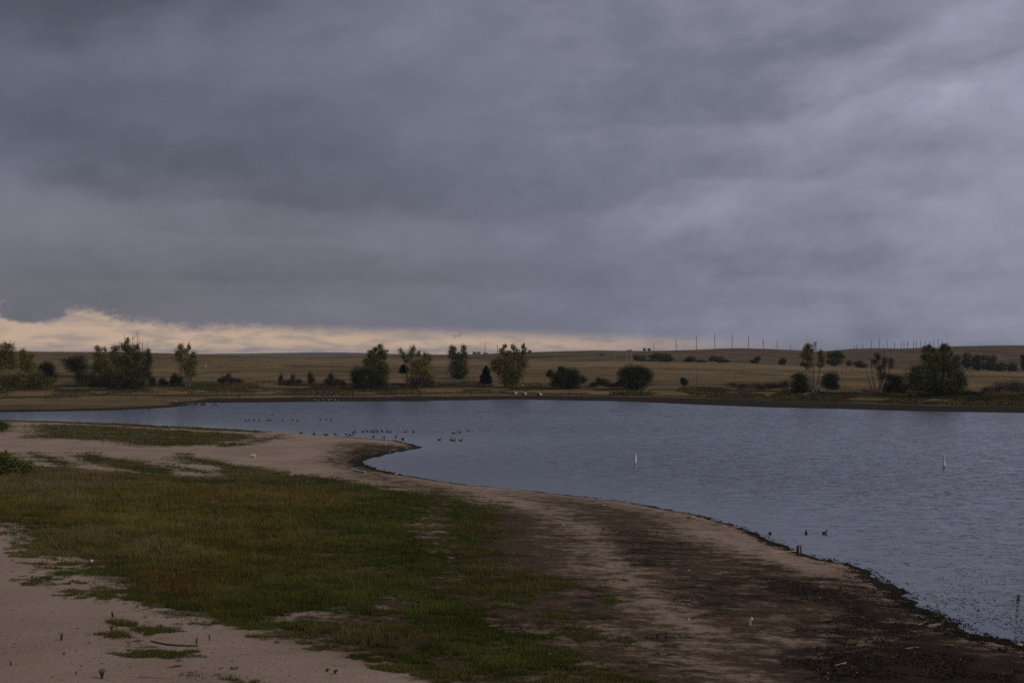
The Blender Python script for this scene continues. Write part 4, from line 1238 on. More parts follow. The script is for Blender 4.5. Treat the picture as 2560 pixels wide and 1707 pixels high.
# ------------------------------------------------------------------ utility poles, mast, fence and posts on the plain
def pole(x, ytop, ybase, label, depth=None, lean=0.0, arm=False):
    h_px = ybase - ytop
    Y = depth or (1175.0 if h_px >= 28 else min(1175.0 * 28 / h_px, 2300.0))
    top = at_depth(x, ytop, Y)
    gz_ = float(ground_z(np.array([top[0]]), np.array([Y]))[0])
    h = float(top[2] - gz_)
    root = empty("utility_pole", (top[0] - math.tan(lean) * h, Y, gz_))
    root.rotation_euler = (0, lean, 0)
    tag(root, label, "utility pole", "utility poles along the ridge")
    k = Y / 1175.0
    MB().tube([(0, 0, -.5), (0, 0, h * .5), (0, 0, h)], [.26 * k, .22 * k, .16 * k], 7, (.10, .082, .07)).build("shaft", M_BARK, root)
    for j in range(3):
        sd = -1 if j % 2 else 1
        zz = h - (.6 + 1.5 * j) * k
        MB().tube([(sd * .12 * k, 0, zz), (sd * .55 * k, 0, zz + .12 * k)], [.10 * k, .12 * k], 5, (.12, .11, .11)).build("insulator", M_METAL, root)
    if arm:
        MB().box(0, -.2, h - 2.4 * k, 3.2 * k, .25, .3 * k, (.10, .085, .075)).build("crossarm", M_WOOD, root)
    return root


ordn = ["first", "second", "third", "fourth", "fifth", "sixth", "seventh", "eighth", "ninth", "tenth", "eleventh", "twelfth", "thirteenth", "fourteenth",
        "fifteenth", "sixteenth", "seventeenth", "eighteenth", "nineteenth", "twentieth", "twenty-first", "twenty-second", "twenty-third"]
pole(1213, 857, 892, "utility pole leaning slightly, left of the large pale cottonwood", 1000, math.radians(1.2))
pole(1243.5, 859, 888, "straight utility pole just left of the large pale cottonwood", 1080)
for i, (x, a, b2) in enumerate([(1635, 858, 876), (1690.5, 850, 877), (1741, 839, 875), (1787, 834, 872), (1830.5, 836, 870), (1871, 841, 870.5), (1908, 846, 872), (1943, 853, 873), (1976, 864, 875)]):
    pole(x, a, b2, f"{ordn[i]} pole from the left in the row climbing over the hill", 1175 if 0 < i < 7 else None)
for i, (x, a, b2) in enumerate([(2136, 865, 872), (2142, 860, 871), (2157, 859, 870), (2178, 851, 870), (2198, 845, 870), (2217.5, 851, 870.5), (2236, 853, 871.5), (2252.5, 853, 871.5),
                                (2260, 851, 871), (2269, 852, 871), (2284, 851, 870), (2290.5, 851, 870), (2301, 850, 869), (2312.5, 853, 868), (2324, 852, 867), (2334.5, 848, 867), (2345.5, 847, 866), (2355.5, 851, 866)]):
    pole(x, a, b2, f"{ordn[i]} pole from the left in the crowded row on the right hill", None, 0.0, i == 9)

tp = at_depth(2038, 855, 2600)
tz = float(ground_z(np.array([tp[0]]), np.array([2600.]))[0])
th_ = tp[2] - tz
root = empty("radio_mast", (tp[0], 2600, tz))
tag(root, "lattice radio mast on the horizon beside the yellow cottonwood", "mast")
for sx, sy in ((-1, -1), (1, -1), (1, 1), (-1, 1)):
    MB().tube([(sx * 2.2, sy * 2.2, -1), (sx * 1.4, sy * 1.4, th_)], .22, 5, (.16, .15, .16)).build("leg", M_METAL, root)
br = MB()
for k in range(9):
    z0, z1 = th_ * k / 9, th_ * (k + 1) / 9
    q0, q1 = 2.2 - .8 * k / 9, 2.2 - .8 * (k + 1) / 9
    for sy in (-1, 1):
        br.tube([(-q0, sy * q0, z0), (q1, sy * q1, z1)], .13, 4, (.16, .15, .16))
        br.tube([(q0, sy * q0, z0), (-q1, sy * q1, z1)], .13, 4, (.16, .15, .16))
br.build("bracing", M_METAL, root)
for k, (zz, w) in enumerate(((th_ - 1.2, 4.6), (th_ - 5.5, 4.2))):
    pl_ = MB().tube([(0, 0, zz - .3), (0, 0, zz + .3)], w / 2, 10, (.14, .13, .14)).build("platform", M_METAL, root)
    for j in range(6):
        a = j * math.pi / 3
        MB().box(math.cos(a) * w / 2, math.sin(a) * w / 2, zz + .4, .7, .5, 3.0, (.2, .19, .2)).build("antenna", M_METAL, pl_)

fence_line = [(-80, 912), (300, 912), (560, 914.5), (700, 917), (900, 919), (1280, 921), (1500, 925), (1700, 928), (1900, 929), (2150, 931), (2400, 934), (2640, 937)]
fp = []
for x in np.arange(-60, 2625, 19.0):
    fp.append(ground_pt(x, float(np.interp(x, [q[0] for q in fence_line], [q[1] for q in fence_line]))))
fence = empty("wire_fence", fp[0])
tag(fence, "long wire fence on dark posts crossing the far dry field", "fence")
pm = None
for i, p in enumerate(fp):
    if pm is None:
        o = MB().tube([(0, 0, -.2), (0, 0, 1.25)], [.07, .06], 6, (.075, .06, .05)).build("post", M_WOOD, fence)
        pm = o.data
    else:
        o = link(bpy.data.objects.new("post", pm), fence)
    o.location = p - fp[0]
    o.rotation_euler = (random.uniform(-.05, .05), random.uniform(-.06, .06), 0)
for hgt in (.45, .8, 1.12):
    MB().tube([p - fp[0] + Vector((0, 0, hgt)) for p in fp], .008, 3, (.12, .11, .10)).build("wire", M_METAL, fence)

for x, y0, y1, lb, Y in [(1390, 884, 902, "single pale post in the dip right of the large pale cottonwood", 790), (1537, 877, 906, "leftmost pale post of three on the slope", 790),
                         (1567, 874, 906, "middle pale post of three on the slope", 790), (1577, 871, 906, "rightmost and tallest pale post of three on the slope", 790)]:
    tq = at_depth(x, y0, Y)
    g0 = float(ground_z(np.array([tq[0]]), np.array([float(Y)]))[0])
    root = empty("pale_post", (tq[0], Y, g0))
    tag(root, lb, "post", "pale posts behind the field")
    hh_ = tq[2] - g0
    MB().tube([(0, 0, -.3), (0, 0, hh_ * .6), (.03, 0, hh_)], [.17, .14, .10], 6, (.30, .27, .25)).build("shaft", M_WOOD, root)
    MB().tube([(-.45, 0, hh_ * .93), (.45, 0, hh_ * .93)], .06, 5, (.26, .24, .22)).build("crossbar", M_WOOD, root)
p = ground_pt(514, 918)
mp = empty("marker_post", p)
tag(mp, "tiny white marker post standing in the left field", "post")
MB().tube([(0, 0, -.1), (0, 0, 1.0)], .13, 8, (.75, .75, .75)).build("shaft", M_PLASTIC, mp)
MB().tube([(0, 0, 1.0), (0, 0, 1.06), (0, 0, 1.12)], [.15, .15, .08], 8, (.7, .7, .7)).build("cap", M_PLASTIC, mp)

# cattle ---------------------------------------------------------------
def cow(x, y, label, rz, s=1.0, graze=True):
    p = ground_pt(x, y)
    root = empty("cow", p, rz)
    root.scale = (s, s, s)
    tag(root, label, "cow", "black cattle on the slope")
    m_ = MB()
    blk = (.012, .011, .012)
    m_.tube([(-1.02, 0, 1.05), (-.85, 0, 1.02), (-.4, 0, .98), (.2, 0, .95), (.65, 0, 1.02), (.85, 0, 1.08)], [.12, .34, .40, .42, .38, .22], 8, blk, oval=.8)
    if graze:
        m_.tube([(.7, 0, 1.12), (1.05, 0, .9), (1.25, 0, .55), (1.33, 0, .35), (1.38, 0, .22)], [.27, .20, .16, .15, .09], 7, blk)
    else:
        m_.tube([(.7, 0, 1.15), (1.0, 0, 1.35), (1.2, 0, 1.42), (1.42, 0, 1.33), (1.55, 0, 1.26)], [.27, .19, .17, .14, .09], 7, blk)
    for lx in (-.78, .6):
        for ly in (-.2, .2):
            m_.tube([(lx, ly, .85), (lx + (.05 if lx > 0 else -.10), ly, .48), (lx, ly, .12), (lx + .04, ly, 0)], [.17, .10, .065, .08], 6, blk)
    m_.tube([(-1.05, 0, 1.2), (-1.15, 0, .9), (-1.14, 0, .5)], [.05, .03, .05], 5, blk)
    hz_ = (1.28, .36, .52) if graze else (1.15, .2, 1.52)
    for sy in (-1, 1):
        m_.tube([(hz_[0] - .05, sy * .13, hz_[2] + .12), (hz_[0] - .08, sy * .28, hz_[2] + .16)], [.06, .03], 4, blk)
    m_.build("body", M_HIDE, root, True)


cow(1503, 890, "black cow grazing on the open slope left of the pale posts", .15, 1.15)
cow(1624, 894, "black cow half hidden beside the dark valley tree", math.pi + .2, 1.1)
cow(1683, 900, "black cow standing end-on right of the yellowish valley tree", math.pi / 2 + .2, 1.0, False)

# truck on the hill road ------------------------------------------------
p = ground_pt(2328, 874.5)
k = p.y / F
root = empty("truck", p)
tag(root, "red truck with long white flatbed trailer on the right hill", "truck")
x0, x1 = -22 * k, 19 * k
cabm = MB()
cabm.raw([(x0, -1.2, .6), (x0 + 2.4, -1.2, .6), (x0 + 2.4, 1.2, .6), (x0, 1.2, .6), (x0 + .1, -1.2, 1.9), (x0 + .9, -1.15, 3.1), (x0 + 2.4, -1.15, 3.1), (x0 + 2.4, 1.15, 3.1), (x0 + .9, 1.15, 3.1), (x0 + .1, 1.2, 1.9)],
         [(0, 1, 6, 5, 4), (1, 2, 7, 6), (2, 3, 9, 8, 7), (3, 0, 4, 9), (4, 5, 8, 9), (5, 6, 7, 8), (3, 2, 1, 0)], (.16, .018, .022))
cab = cabm.build("cab", M_PAINT, root)
MB().box(x0 + 1.2, -1.215, 2.35, .9, .02, .7, (.03, .035, .04)).build("window", M_PAINT, cab)
MB().raw([(x0 + .16, -1.0, 2.0), (x0 + .16, 1.0, 2.0), (x0 + .84, 1.0, 3.0), (x0 + .84, -1.0, 3.0)], [(0, 3, 2, 1)], (.03, .035, .04)).build("windscreen", M_PAINT, cab)
MB().tube([(x0 + 2.6, 0, 1.4), (x0 + 3.8, 0, 1.4), (x0 + 4.4, 0, 1.25)], [1.0, 1.0, .6], 10, (.17, .03, .035)).build("tank", M_PAINT, root)
MB().box((x0 + 4.6 + x1) / 2, 0, 1.75, x1 - x0 - 4.6, 2.4, 1.1, (.62, .58, .52)).build("trailer_bed", M_PAINT, root)
MB().box((x0 + x1) / 2 + .5, 0, .95, x1 - x0 - 1.5, 1.0, .25, (.05, .05, .05)).build("chassis", M_METAL, root)
for wx in (x0 + .8, x0 + 3.6, x1 - 1.2, x1 - 2.4):
    for sy in (-1, 1):
        w_ = MB().tube([(wx, sy * .8, .5), (wx, sy * 1.15, .5)], .5, 12, (.02, .02, .02)).build("wheel", M_PLASTIC, root)
        MB().tube([(wx, sy * 1.151, .5), (wx, sy * 1.17, .5)], .25, 8, (.3, .3, .3)).build("rim", M_METAL, w_)

# far low shed beside the horizon trees
p = at_depth(1214, 884, 4700)
gz0 = float(ground_z(np.array([p[0]]), np.array([4700.]))[0])
root = empty("shed", (p[0], 4700, gz0))
tag(root, "long low bluish shed on the horizon beside the far tree clump", "building")
hh_ = float(at_depth(1214, 880.5, 4700)[2] - gz0)
wall_h = hh_ - 2.2
MB().box(0, 0, wall_h / 2, 18, 9, wall_h, (.20, .20, .21)).build("wall", M_METAL, root)
MB().raw([(-10.5, -5, wall_h), (10.5, -5, wall_h), (10.5, 5, wall_h), (-10.5, 5, wall_h), (-10.5, 0, hh_), (8.0, 0, hh_)], [(0, 1, 5, 4), (1, 2, 5), (2, 3, 4, 5), (3, 0, 4), (3, 2, 1, 0)], (.27, .27, .29)).build("roof", M_METAL, root)

# ------------------------------------------------------------------ birds
BRN, BLK, PALE, WHT = (.060, .047, .038), (.008, .008, .009), (.20, .165, .135), (.62, .60, .57)


def bird_mesh(kind):
    m_ = MB()
    if kind == "swim":
        m_.tube([(-.42, 0, .15), (-.34, 0, .13), (-.2, 0, .10), (0, 0, .08), (.16, 0, .09), (.26, 0, .14), (.30, 0, .22), (.31, 0, .33), (.32, 0, .44), (.35, 0, .50), (.41, 0, .49), (.49, 0, .47)],
                [.015, .07, .13, .155, .14, .10, .062, .046, .042, .056, .042, .012], 8, cols=[BLK, WHT, BRN, BRN, BRN, PALE, BLK, BLK, BLK, BLK, BLK, BLK])
        m_.lump((.355, 0, .485), (.035, .058, .035), WHT, 6, 4, 0)
    elif kind == "stand":
        m_.tube([(-.40, 0, .42), (-.32, 0, .42), (-.18, 0, .42), (0, 0, .44), (.14, 0, .48), (.23, 0, .55), (.27, 0, .64), (.28, 0, .75), (.29, 0, .86), (.32, 0, .92), (.38, 0, .91), (.46, 0, .89)],
                [.02, .07, .13, .155, .14, .10, .062, .046, .042, .056, .042, .012], 8, cols=[BLK, WHT, BRN, BRN, BRN, PALE, BLK, BLK, BLK, BLK, BLK, BLK])
        m_.lump((.325, 0, .905), (.035, .058, .035), WHT, 6, 4, 0)
        for sy in (-.07, .07):
            m_.tube([(0, sy, .34), (-.02, sy, .17), (0, sy, .01), (.09, sy * 1.2, 0)], [.035, .016, .016, .02], 5, BLK)
    elif kind == "graze":
        m_.tube([(-.42, 0, .50), (-.33, 0, .47), (-.18, 0, .45), (0, 0, .42), (.14, 0, .40), (.24, 0, .37), (.32, 0, .30), (.38, 0, .20), (.42, 0, .10), (.45, 0, .05), (.50, 0, .03)],
                [.02, .07, .13, .155, .14, .10, .06, .045, .045, .05, .015], 8, cols=[BLK, WHT, BRN, BRN, BRN, PALE, BLK, BLK, BLK, BLK, BLK])
        for sy in (-.07, .07):
            m_.tube([(0, sy, .32), (-.02, sy, .17), (0, sy, .01), (.09, sy * 1.2, 0)], [.035, .016, .016, .02], 5, BLK)
    elif kind == "rest":
        m_.tube([(-.42, 0, .16), (-.33, 0, .15), (-.18, 0, .14), (0, 0, .14), (.14, 0, .15), (.22, 0, .20), (.20, 0, .28), (.12, 0, .31), (.02, 0, .30)],
                [.02, .07, .13, .15, .13, .09, .06, .05, .03], 8, cols=[BLK, BRN, BRN, BRN, BRN, PALE, BLK, BLK, BLK])
    elif kind == "gull":
        gr_ = (.35, .35, .37)
        m_.tube([(-.26, 0, .20), (-.16, 0, .19), (-.04, 0, .18), (.08, 0, .20), (.14, 0, .26), (.17, 0, .30), (.22, 0, .29), (.27, 0, .28)], [.01, .05, .075, .07, .05, .045, .02, .008], 8,
                cols=[BLK, gr_, gr_, WHT, WHT, WHT, (.5, .35, .1), (.5, .35, .1)])
        for sy in (-.03, .03):
            m_.tube([(0, sy, .13), (0, sy, .0), (.04, sy, 0)], [.01, .008, .01], 4, (.4, .25, .15))
    elif kind == "duck":
        m_.tube([(-.27, 0, .13), (-.2, 0, .10), (-.08, 0, .07), (.06, 0, .06), (.15, 0, .09), (.17, 0, .16), (.18, 0, .22), (.22, 0, .25), (.27, 0, .24), (.33, 0, .22)],
                [.01, .06, .10, .11, .08, .045, .04, .052, .03, .012], 8, cols=[BRN, BRN, BRN, BRN, BRN, BLK, BLK, BLK, BLK, (.2, .15, .05)])
    elif kind == "fly":
        m_.tube([(-.35, 0, .0), (-.2, 0, 0), (.05, 0, 0), (.2, 0, .02), (.4, 0, .05), (.5, 0, .05)], [.02, .09, .12, .07, .04, .015], 6, BLK)
        for sy in (-1, 1):
            m_.raw([(.12, sy * .08, .02), (-.16, sy * .08, .02), (-.05, sy * .45, .22), (.12, sy * .42, .24), (-.14, sy * .85, .10), (-.02, sy * .80, .12),
                    (.12, sy * .08, .05), (-.16, sy * .08, .05), (-.05, sy * .45, .25), (.12, sy * .42, .27)],
                   [(0, 1, 2, 3), (3, 2, 4, 5), (6, 9, 8, 7), (9, 5, 4, 8), (0, 3, 9, 6), (1, 7, 8, 2)], BLK)
    me = bpy.data.meshes.new("bird_" + kind)
    me.from_pydata(m_.V, [], m_.F)
    C = np.concatenate([np.array(m_.C, np.float32), np.ones((m_.n, 1), np.float32)], 1)
    me.color_attributes.new("Col", 'FLOAT_COLOR', 'POINT').data.foreach_set("color", C.ravel())
    me.polygons.foreach_set("use_smooth", np.ones(len(me.polygons), bool))
    me.materials.append(M_FEATHER)
    return me


BIRD = {k: bird_mesh(k) for k in ("swim", "stand", "graze", "rest", "gull", "duck", "fly")}


def bird(kind, name, px, py, label, group, facing, scale=1.0, cat=None, z=None):
    o = link(bpy.data.objects.new(name, BIRD[kind]))
    p = ground_pt(px, py)
    o.location = p if z is None else (p.x, p.y, z)
    o.rotation_euler = (0, 0, facing)
    o.scale = (scale * .66,) * 3
    return tag(o, label, cat or name, group)


rb = random.Random(3)
def face():
    return (0 if rb.random() < .6 else math.pi) + rb.uniform(-.5, .5)


w = .2381
rowA = [(780, 168), (868, 166), (920, 162), (955, 165), (985, 168), (1028, 165), (1075, 162), (1128, 166), (1162, 168), (1315, 168), (1405, 168)]
for i, (X, Y_) in enumerate(rowA):
    bird("swim", "goose", 700 + X * w, 1040 + Y_ * w, f"{ordn[i]} goose from the left swimming in the row just off the sandy spit", "geese swimming off the spit", face(), 1.05, z=0.0)
for i, (X, Y_) in enumerate([(1822, 181), (1838, 180), (1890, 174), (1905, 172), (1982, 160)]):
    bird("swim", "goose", 700 + X * w, 1040 + Y_ * w, f"{ordn[i]} goose from the left in the farther group beyond the spit tip", "geese swimming past the spit tip", face(), 1.0, z=0.0)
for i, (X, Y_) in enumerate([(1672, 250), (1795, 250), (1822, 257), (1895, 256)]):
    bird("swim", "goose", 700 + X * w, 1040 + Y_ * w, f"{ordn[i]} goose from the left in the nearer group beyond the spit tip", "geese swimming past the spit tip", rb.uniform(-.3, .3), 1.1, z=0.0)
for i, (x, y) in enumerate([(616, 1052), (621, 1052), (636, 1051), (650, 1051), (669, 1051), (674, 1051), (680, 1038), (708, 1051), (733, 1051), (745, 1052), (802, 1050), (817, 1049), (828, 1049)]):
    bird("swim", "goose", x, y, f"{ordn[i]} goose from the left in the faint distant row behind the spit", "geese in the distant row", face(), 1.0, z=0.0)
for i, (X, Y_, kd_) in enumerate([(218, 184, "rest"), (358, 192, "rest"), (470, 202, "rest"), (495, 203, "rest"), (580, 210, "graze"), (695, 214, "graze"), (742, 219, "graze"), (772, 216, "stand"),
                                  (985, 236, "graze"), (1095, 242, "graze"), (1215, 242, "stand"), (1290, 244, "rest")]):
    bird(kd_, "goose", 700 + X * w, 1040 + Y_ * w, f"{ordn[i]} goose from the left along the water's edge of the sandy spit", "geese on the spit edge", face(), 1.12)
bird("gull", "gull", 966, 1116, "white gull standing on the tip of the sandy spit", None, 2.6, 1.5, "gull")
bird("gull", "gull", 974, 1133, "small white gull at the waterline of the dark cove", None, .4, .9, "gull")
bird("gull", "gull", 990, 1189, "pale gull on the sand right of the whitened plank", None, .4, 1.1, "gull")
for i in range(30):
    x, y = 466 + rb.random() * 46, 1009 + rb.random() * 5.0
    bird(rb.choice(["swim", "swim", "rest"]), "goose", x, y, "dark goose in the dense flock around the tip of the far mud spit", "dense flock at the far mud spit", face(), .95)
for i, (x, y) in enumerate([(533, 1011), (537, 1011), (543, 1011.5), (555, 1010), (515, 1015), (531, 1015.5), (545, 1015), (452, 1014), (456, 1014)]):
    bird("swim", "goose", x, y, "goose straggling beside the dense flock at the far mud spit", "stragglers at the far mud spit", face(), 1.0)
for i, (x, y) in enumerate([(50, 1027.5), (56, 1027.5), (82, 1027.5), (126, 1028.5), (268, 1026), (276, 1026.5), (297, 1025), (301, 1026), (371, 1026.5)]):
    bird("swim" if i > 3 else "stand", "goose", x, y, f"{ordn[i]} goose from the left along the far mud bank of the channel", "geese along the channel bank", face(), 1.1)
for i, (x, y) in enumerate([(424, 1004), (430, 1004.5), (437, 1005), (441, 1006), (788, 1001), (795, 1003), (808, 1001.5), (821, 1001), (828, 1000), (838, 1001.5), (845, 1003)]):
    bird("gull", "gull", x, y, f"{ordn[i]} pale gull from the left on the dark far mud" , "gulls on the far mud", face(), 1.5)
fl = [(465, 255), (477, 300), (487, 345), (488, 378), (527, 265), (550, 290), (540, 315), (548, 345), (550, 376), (625, 240), (630, 300), (680, 320), (702, 303), (716, 240), (730, 255), (775, 228), (795, 188)]
for i, (X, Y_) in enumerate(fl):
    q = at_depth(1100 + X * .068, 820 + Y_ * .068, 900.)
    o = link(bpy.data.objects.new("flying_goose", BIRD["fly"]))
    o.location = q
    o.rotation_euler = (0, rb.uniform(-.2, .2), rb.uniform(-.4, .4))
    o.scale = (.85,) * 3
    tag(o, "tiny bird flying in the small flock above the twin topped cottonwood", "bird", "birds flying over the far shore")
bird("duck", "duck", 2015.5, 1333, "dark duck swimming away near the wooden twin posts", "ducks near the twin posts", 1.45, 1.25, "duck", z=0.0)
bird("duck", "duck", 2061, 1333.5, "dark duck swimming right, farther from the near shore", "ducks near the twin posts", .5, 1.25, "duck", z=0.0)

# ------------------------------------------------------------------ regulatory buoys
def buoy(x, y, top, label, rz, tilt):
    p = ground_pt(x, y)
    h = (y - top) * p.y / F
    root = empty("regulatory_buoy", (p.x, p.y, 0), rz)
    root.rotation_euler = (0, tilt, rz)
    tag(root, label, "buoy", "white regulatory buoys on the lake")
    R = .115
    cw = (.86, .86, .88)
    MB().tube([(0, 0, -.5), (0, 0, -.02), (0, 0, h - .06), (0, 0, h - .015), (0, 0, h)], [R, R, R, R * .9, R * .55], 16, (.70, .68, .64)).build("body", M_PLASTIC, root)
    MB().tube([(0, 0, h * .10), (0, 0, h * .86)], R + .003, 16, cw).build("white_sleeve", M_PLASTIC, root)
    MB().tube([(0, 0, h * .855), (0, 0, h * .93)], R + .008, 16, (.62, .10, .015)).build("orange_band", M_PLASTIC, root)
    MB().tube([(0, 0, h * .095), (0, 0, h * .135)], R + .008, 16, (.42, .03, .03)).build("orange_band", M_PLASTIC, root)
    MB().tube([(0, 0, -.03), (0, 0, .03)], R + .006, 16, (.03, .03, .02)).build("waterline_growth", M_WEED, root)
    d_ = MB()                       # open diamond painted on the sleeve
    for a0, z0, a1, z1 in ((0, .22, .85, 0), (.85, 0, 0, -.22), (0, -.22, -.85, 0), (-.85, 0, 0, .22)):
        pts = []
        for t in np.linspace(0, 1, 5):
            a, zz = a0 + (a1 - a0) * t - math.pi / 2, z0 + (z1 - z0) * t
            pts.append((math.cos(a) * (R + .006), math.sin(a) * (R + .006), h * .68 + zz * .8))
        d_.tube(pts, .018, 4, (.40, .05, .04))
    d_.build("diamond_mark", M_PLASTIC, root)
    t_ = MB()                       # row of dark letters, too small to read in the photograph
    for k in range(5):
        a = -math.pi / 2 + .35
        zz = h * (.20 + .055 * k)
        t_.box(math.cos(a) * (R + .004), math.sin(a) * (R + .004), zz, .05, .012, .03, (.08, .08, .09))
    t_.build("lettering", M_PLASTIC, root)


buoy(1588, 1159.5, 1133.5, "white buoy with orange bands in the middle of the lake", -.55, .02)
buoy(2361, 1167, 1138, "white buoy with orange bands near the right picture edge", .55, -.06)

# ------------------------------------------------------------------ shore marker sign at the right edge
p = ground_pt(2537, 1604)
s = p.y / F
hs = 119 * s
root = empty("shore_marker_sign", (p.x, p.y, p.z), 0)
root.rotation_euler = (0, math.radians(4.6), math.radians(-8))
tag(root, "slim leaning marker sign with black top and pictograms at the waterline", "sign")
pw = .108
z0, z1, zt = hs * .395, hs * .805, hs
MB().tube([(0, .012, -.3), (0, .012, z1)], .011, 6, (.30, .20, .15)).build("rod", M_METAL, root)
MB().box(0, 0, (z0 + zt) / 2, pw, .012, zt - z0, (.30, .27, .27)).build("panel", M_PLASTIC, root)
blk_p = MB().box(0, -.009, (z1 + zt) / 2, pw - .006, .004, zt - z1 - .006, (.012, .012, .012)).build("black_plate", M_PLASTIC, root)
for k in range(2):
    zc_ = zt - .055 - k * .085
    MB().box(0, -.0125, zc_, .062, .003, .062, (.16, .16, .155)).build("pictogram", M_PLASTIC, blk_p)
MB().box(0, -.0125, z1 + .075, .062, .003, .02, (.5, .49, .48)).build("pictogram_bar", M_PLASTIC, blk_p)
MB().box(0, -.0125, z1 + .045, .028, .003, .045, (.5, .49, .48)).build("pictogram_bar", M_PLASTIC, blk_p)
wht = MB().box(0, -.009, (z0 + z1) / 2, pw - .006, .004, z1 - z0 - .008, (.42, .37, .37)).build("white_plate", M_PLASTIC, root)


def ring(cx, cz, R_, tube_r, c, name):
    pts = [(cx + R_ * math.cos(a), -.0135, cz + R_ * 1.25 * math.sin(a)) for a in np.linspace(0, 2 * math.pi, 15)]
    return MB().tube(pts, tube_r, 4, c).build(name, M_PLASTIC, wht)


ring(-.008, z1 - .10, .032, .005, (.07, .05, .05), "symbol_ring")
MB().lump((-.008, -.012, z1 - .10), (.013, .003, .02), (.03, .02, .02), 6, 4, 0).build("symbol_dot", M_PLASTIC, wht)
for k in range(3):
    MB().box(.034, -.0125, z1 - .06 - .03 * k, .018, .003, .016, (.05, .04, .04)).build("lettering", M_PLASTIC, wht)
for k in range(4):
    MB().box(-.036 + .024 * k, -.0125, z1 - .27, .008, .003, .14, (.10, .08, .08)).build("lettering", M_PLASTIC, wht)
ring(.002, z1 - .49, .036, .007, (.16, .02, .02), "prohibition_ring")
MB().tube([(-.024, -.0135, z1 - .455), (.028, -.0135, z1 - .525)], .006, 4, (.16, .02, .02)).build("prohibition_bar", M_PLASTIC, wht)
MB().lump((.002, -.012, z1 - .49), (.015, .003, .025), (.03, .02, .02), 6, 4, 0).build("symbol_dot", M_PLASTIC, wht)
MB().box(0, -.0125, z0 + .075, .07, .003, .03, (.03, .03, .03)).build("lettering", M_PLASTIC, wht)
MB().box(-.01, -.0125, z0 + .035, .05, .003, .02, (.03, .03, .03)).build("lettering", M_PLASTIC, wht)

# ------------------------------------------------------------------ wooden twin posts and boards
p = ground_pt(1997, 1387)
s = p.y / F
root = empty("twin_post_stand", p)
root.rotation_euler = (0, math.radians(-3.2), math.radians(6))
tag(root, "rusty brown stand of twin posts with a cap rail at the waterline", "posts")
hp = 22.5 * s
rc = (.115, .060, .038)
MB().box(-.006, 0, hp / 2 - .1, .055, .10, hp + .2, rc).build("post", M_WOOD, root)
MB().box(-.055, .05, hp / 2 - .1, .05, .06, hp + .2, (.06, .035, .025)).build("post", M_WOOD, root)
MB().box(.13, 0, hp / 2 - .1, .062, .10, hp + .2, rc).build("post", M_WOOD, root)
MB().box(.04, .02, hp + .018, .25, .13, .036, (.14, .085, .055)).build("cap_rail", M_WOOD, root)


def lying(name, label, cat, a, b2, r0, r1, col, stubs=0, lift=.6, group=None, bend=0.0, mat=None):
    """A stick, log or board lying on the shore between two photograph points."""
    A_, B_ = ground_pt(*a), ground_pt(*b2)
    root = empty(name, A_)
    tag(root, label, cat, group)
    v = B_ - A_
    sd = Vector((-v.y, v.x, 0)).normalized() if v.length > 0 else Vector((1, 0, 0))
    rr = random.Random(int(a[0]))
    pts, rad = [], []
    for k in range(7):
        t = k / 6
        q = v * t + sd * bend * math.sin(t * math.pi) * v.length + Vector((0, 0, r0 * lift))
        g = float(ground_z(np.array([A_.x + q.x]), np.array([A_.y + q.y]))[0]) - A_.z
        q.z = max(q.z, g + (r0 + (r1 - r0) * t) * lift)
        pts.append(q + Vector((rr.uniform(-1, 1), rr.uniform(-1, 1), 0)) * r0 * .25)
        rad.append((r0 + (r1 - r0) * t) * rr.uniform(.9, 1.1))
    MB().tube(pts, rad, 8, col).build("stem", mat or M_WOOD, root, True)
    for k in range(stubs):
        q = pts[1 + k % 5]
        e = q + Vector((rr.uniform(-.6, .6), rr.uniform(-.3, .3), rr.uniform(.1, .5))) * v.length * .22
        MB().tube([q, q.lerp(e, .5) + Vector((0, 0, .02)), e], [r0 * .5, r0 * .35, r0 * .15], 5, col).build("branch_stub", M_WOOD, root)
    return root


GREYW = (.24, .21, .18)
lying("driftwood_board", "thin pale board reaching from the sand to the twin posts", "board", (1924, 1384), (1994, 1378), .035, .03, (.33, .28, .22))
lying("driftwood_log", "forked driftwood log lying in the dark weed at the lower right", "driftwood", (2320, 1569), (2348, 1564), .085, .07, (.17, .14, .11), 1)
lying("driftwood_branch", "dark branch rising from the forked log toward the water", "driftwood", (2346, 1566), (2374, 1542), .05, .02, (.06, .05, .04), 2)
lying("driftwood_stick", "small pale forked stick left of the forked log", "driftwood", (2296, 1562), (2316, 1553), .02, .012, GREYW, 1)
lying("driftwood_log", "long thin bleached pole lying on dark mud right of the middle", "driftwood", (1500, 1336), (1660, 1352), .025, .04, (.19, .155, .125))
lying("driftwood_plank", "whitened plank on the sand beside the dark cove", "driftwood", (884, 1176), (914, 1182), .12, .09, (.42, .40, .37), 1)
lying("driftwood_branch", "dark curved branch lying on sand by the leafy sapling", "driftwood", (378, 1603), (494, 1616), .03, .045, (.095, .07, .055), 0, .7, None, -.10)
lying("driftwood_stick", "thin pale stick on the sand right of the dark curved branch", "driftwood", (568, 1634), (628, 1637), .012, .008, (.34, .29, .24), 0, .7, None, .1)
lying("driftwood_stick", "short pale stick below the small grass tuft at lower left", "driftwood", (132, 1603), (160, 1604), .010, .008, (.30, .25, .20))
lying("driftwood_stick", "thin dark twig on the bottom sand left of the middle", "driftwood", (347, 1692), (405, 1696), .012, .008, (.08, .06, .05), 0, .7, None, .06)
lying("driftwood_stick", "pale wood chunk on the reddish weed at the bottom right", "driftwood", (2086, 1664), (2114, 1658), .02, .04, (.25, .20, .15))
lying("driftwood_stick", "thin pale stick in dark mud right of the pale wood chunk", "driftwood", (2262, 1621), (2296, 1618), .018, .015, (.30, .25, .18))
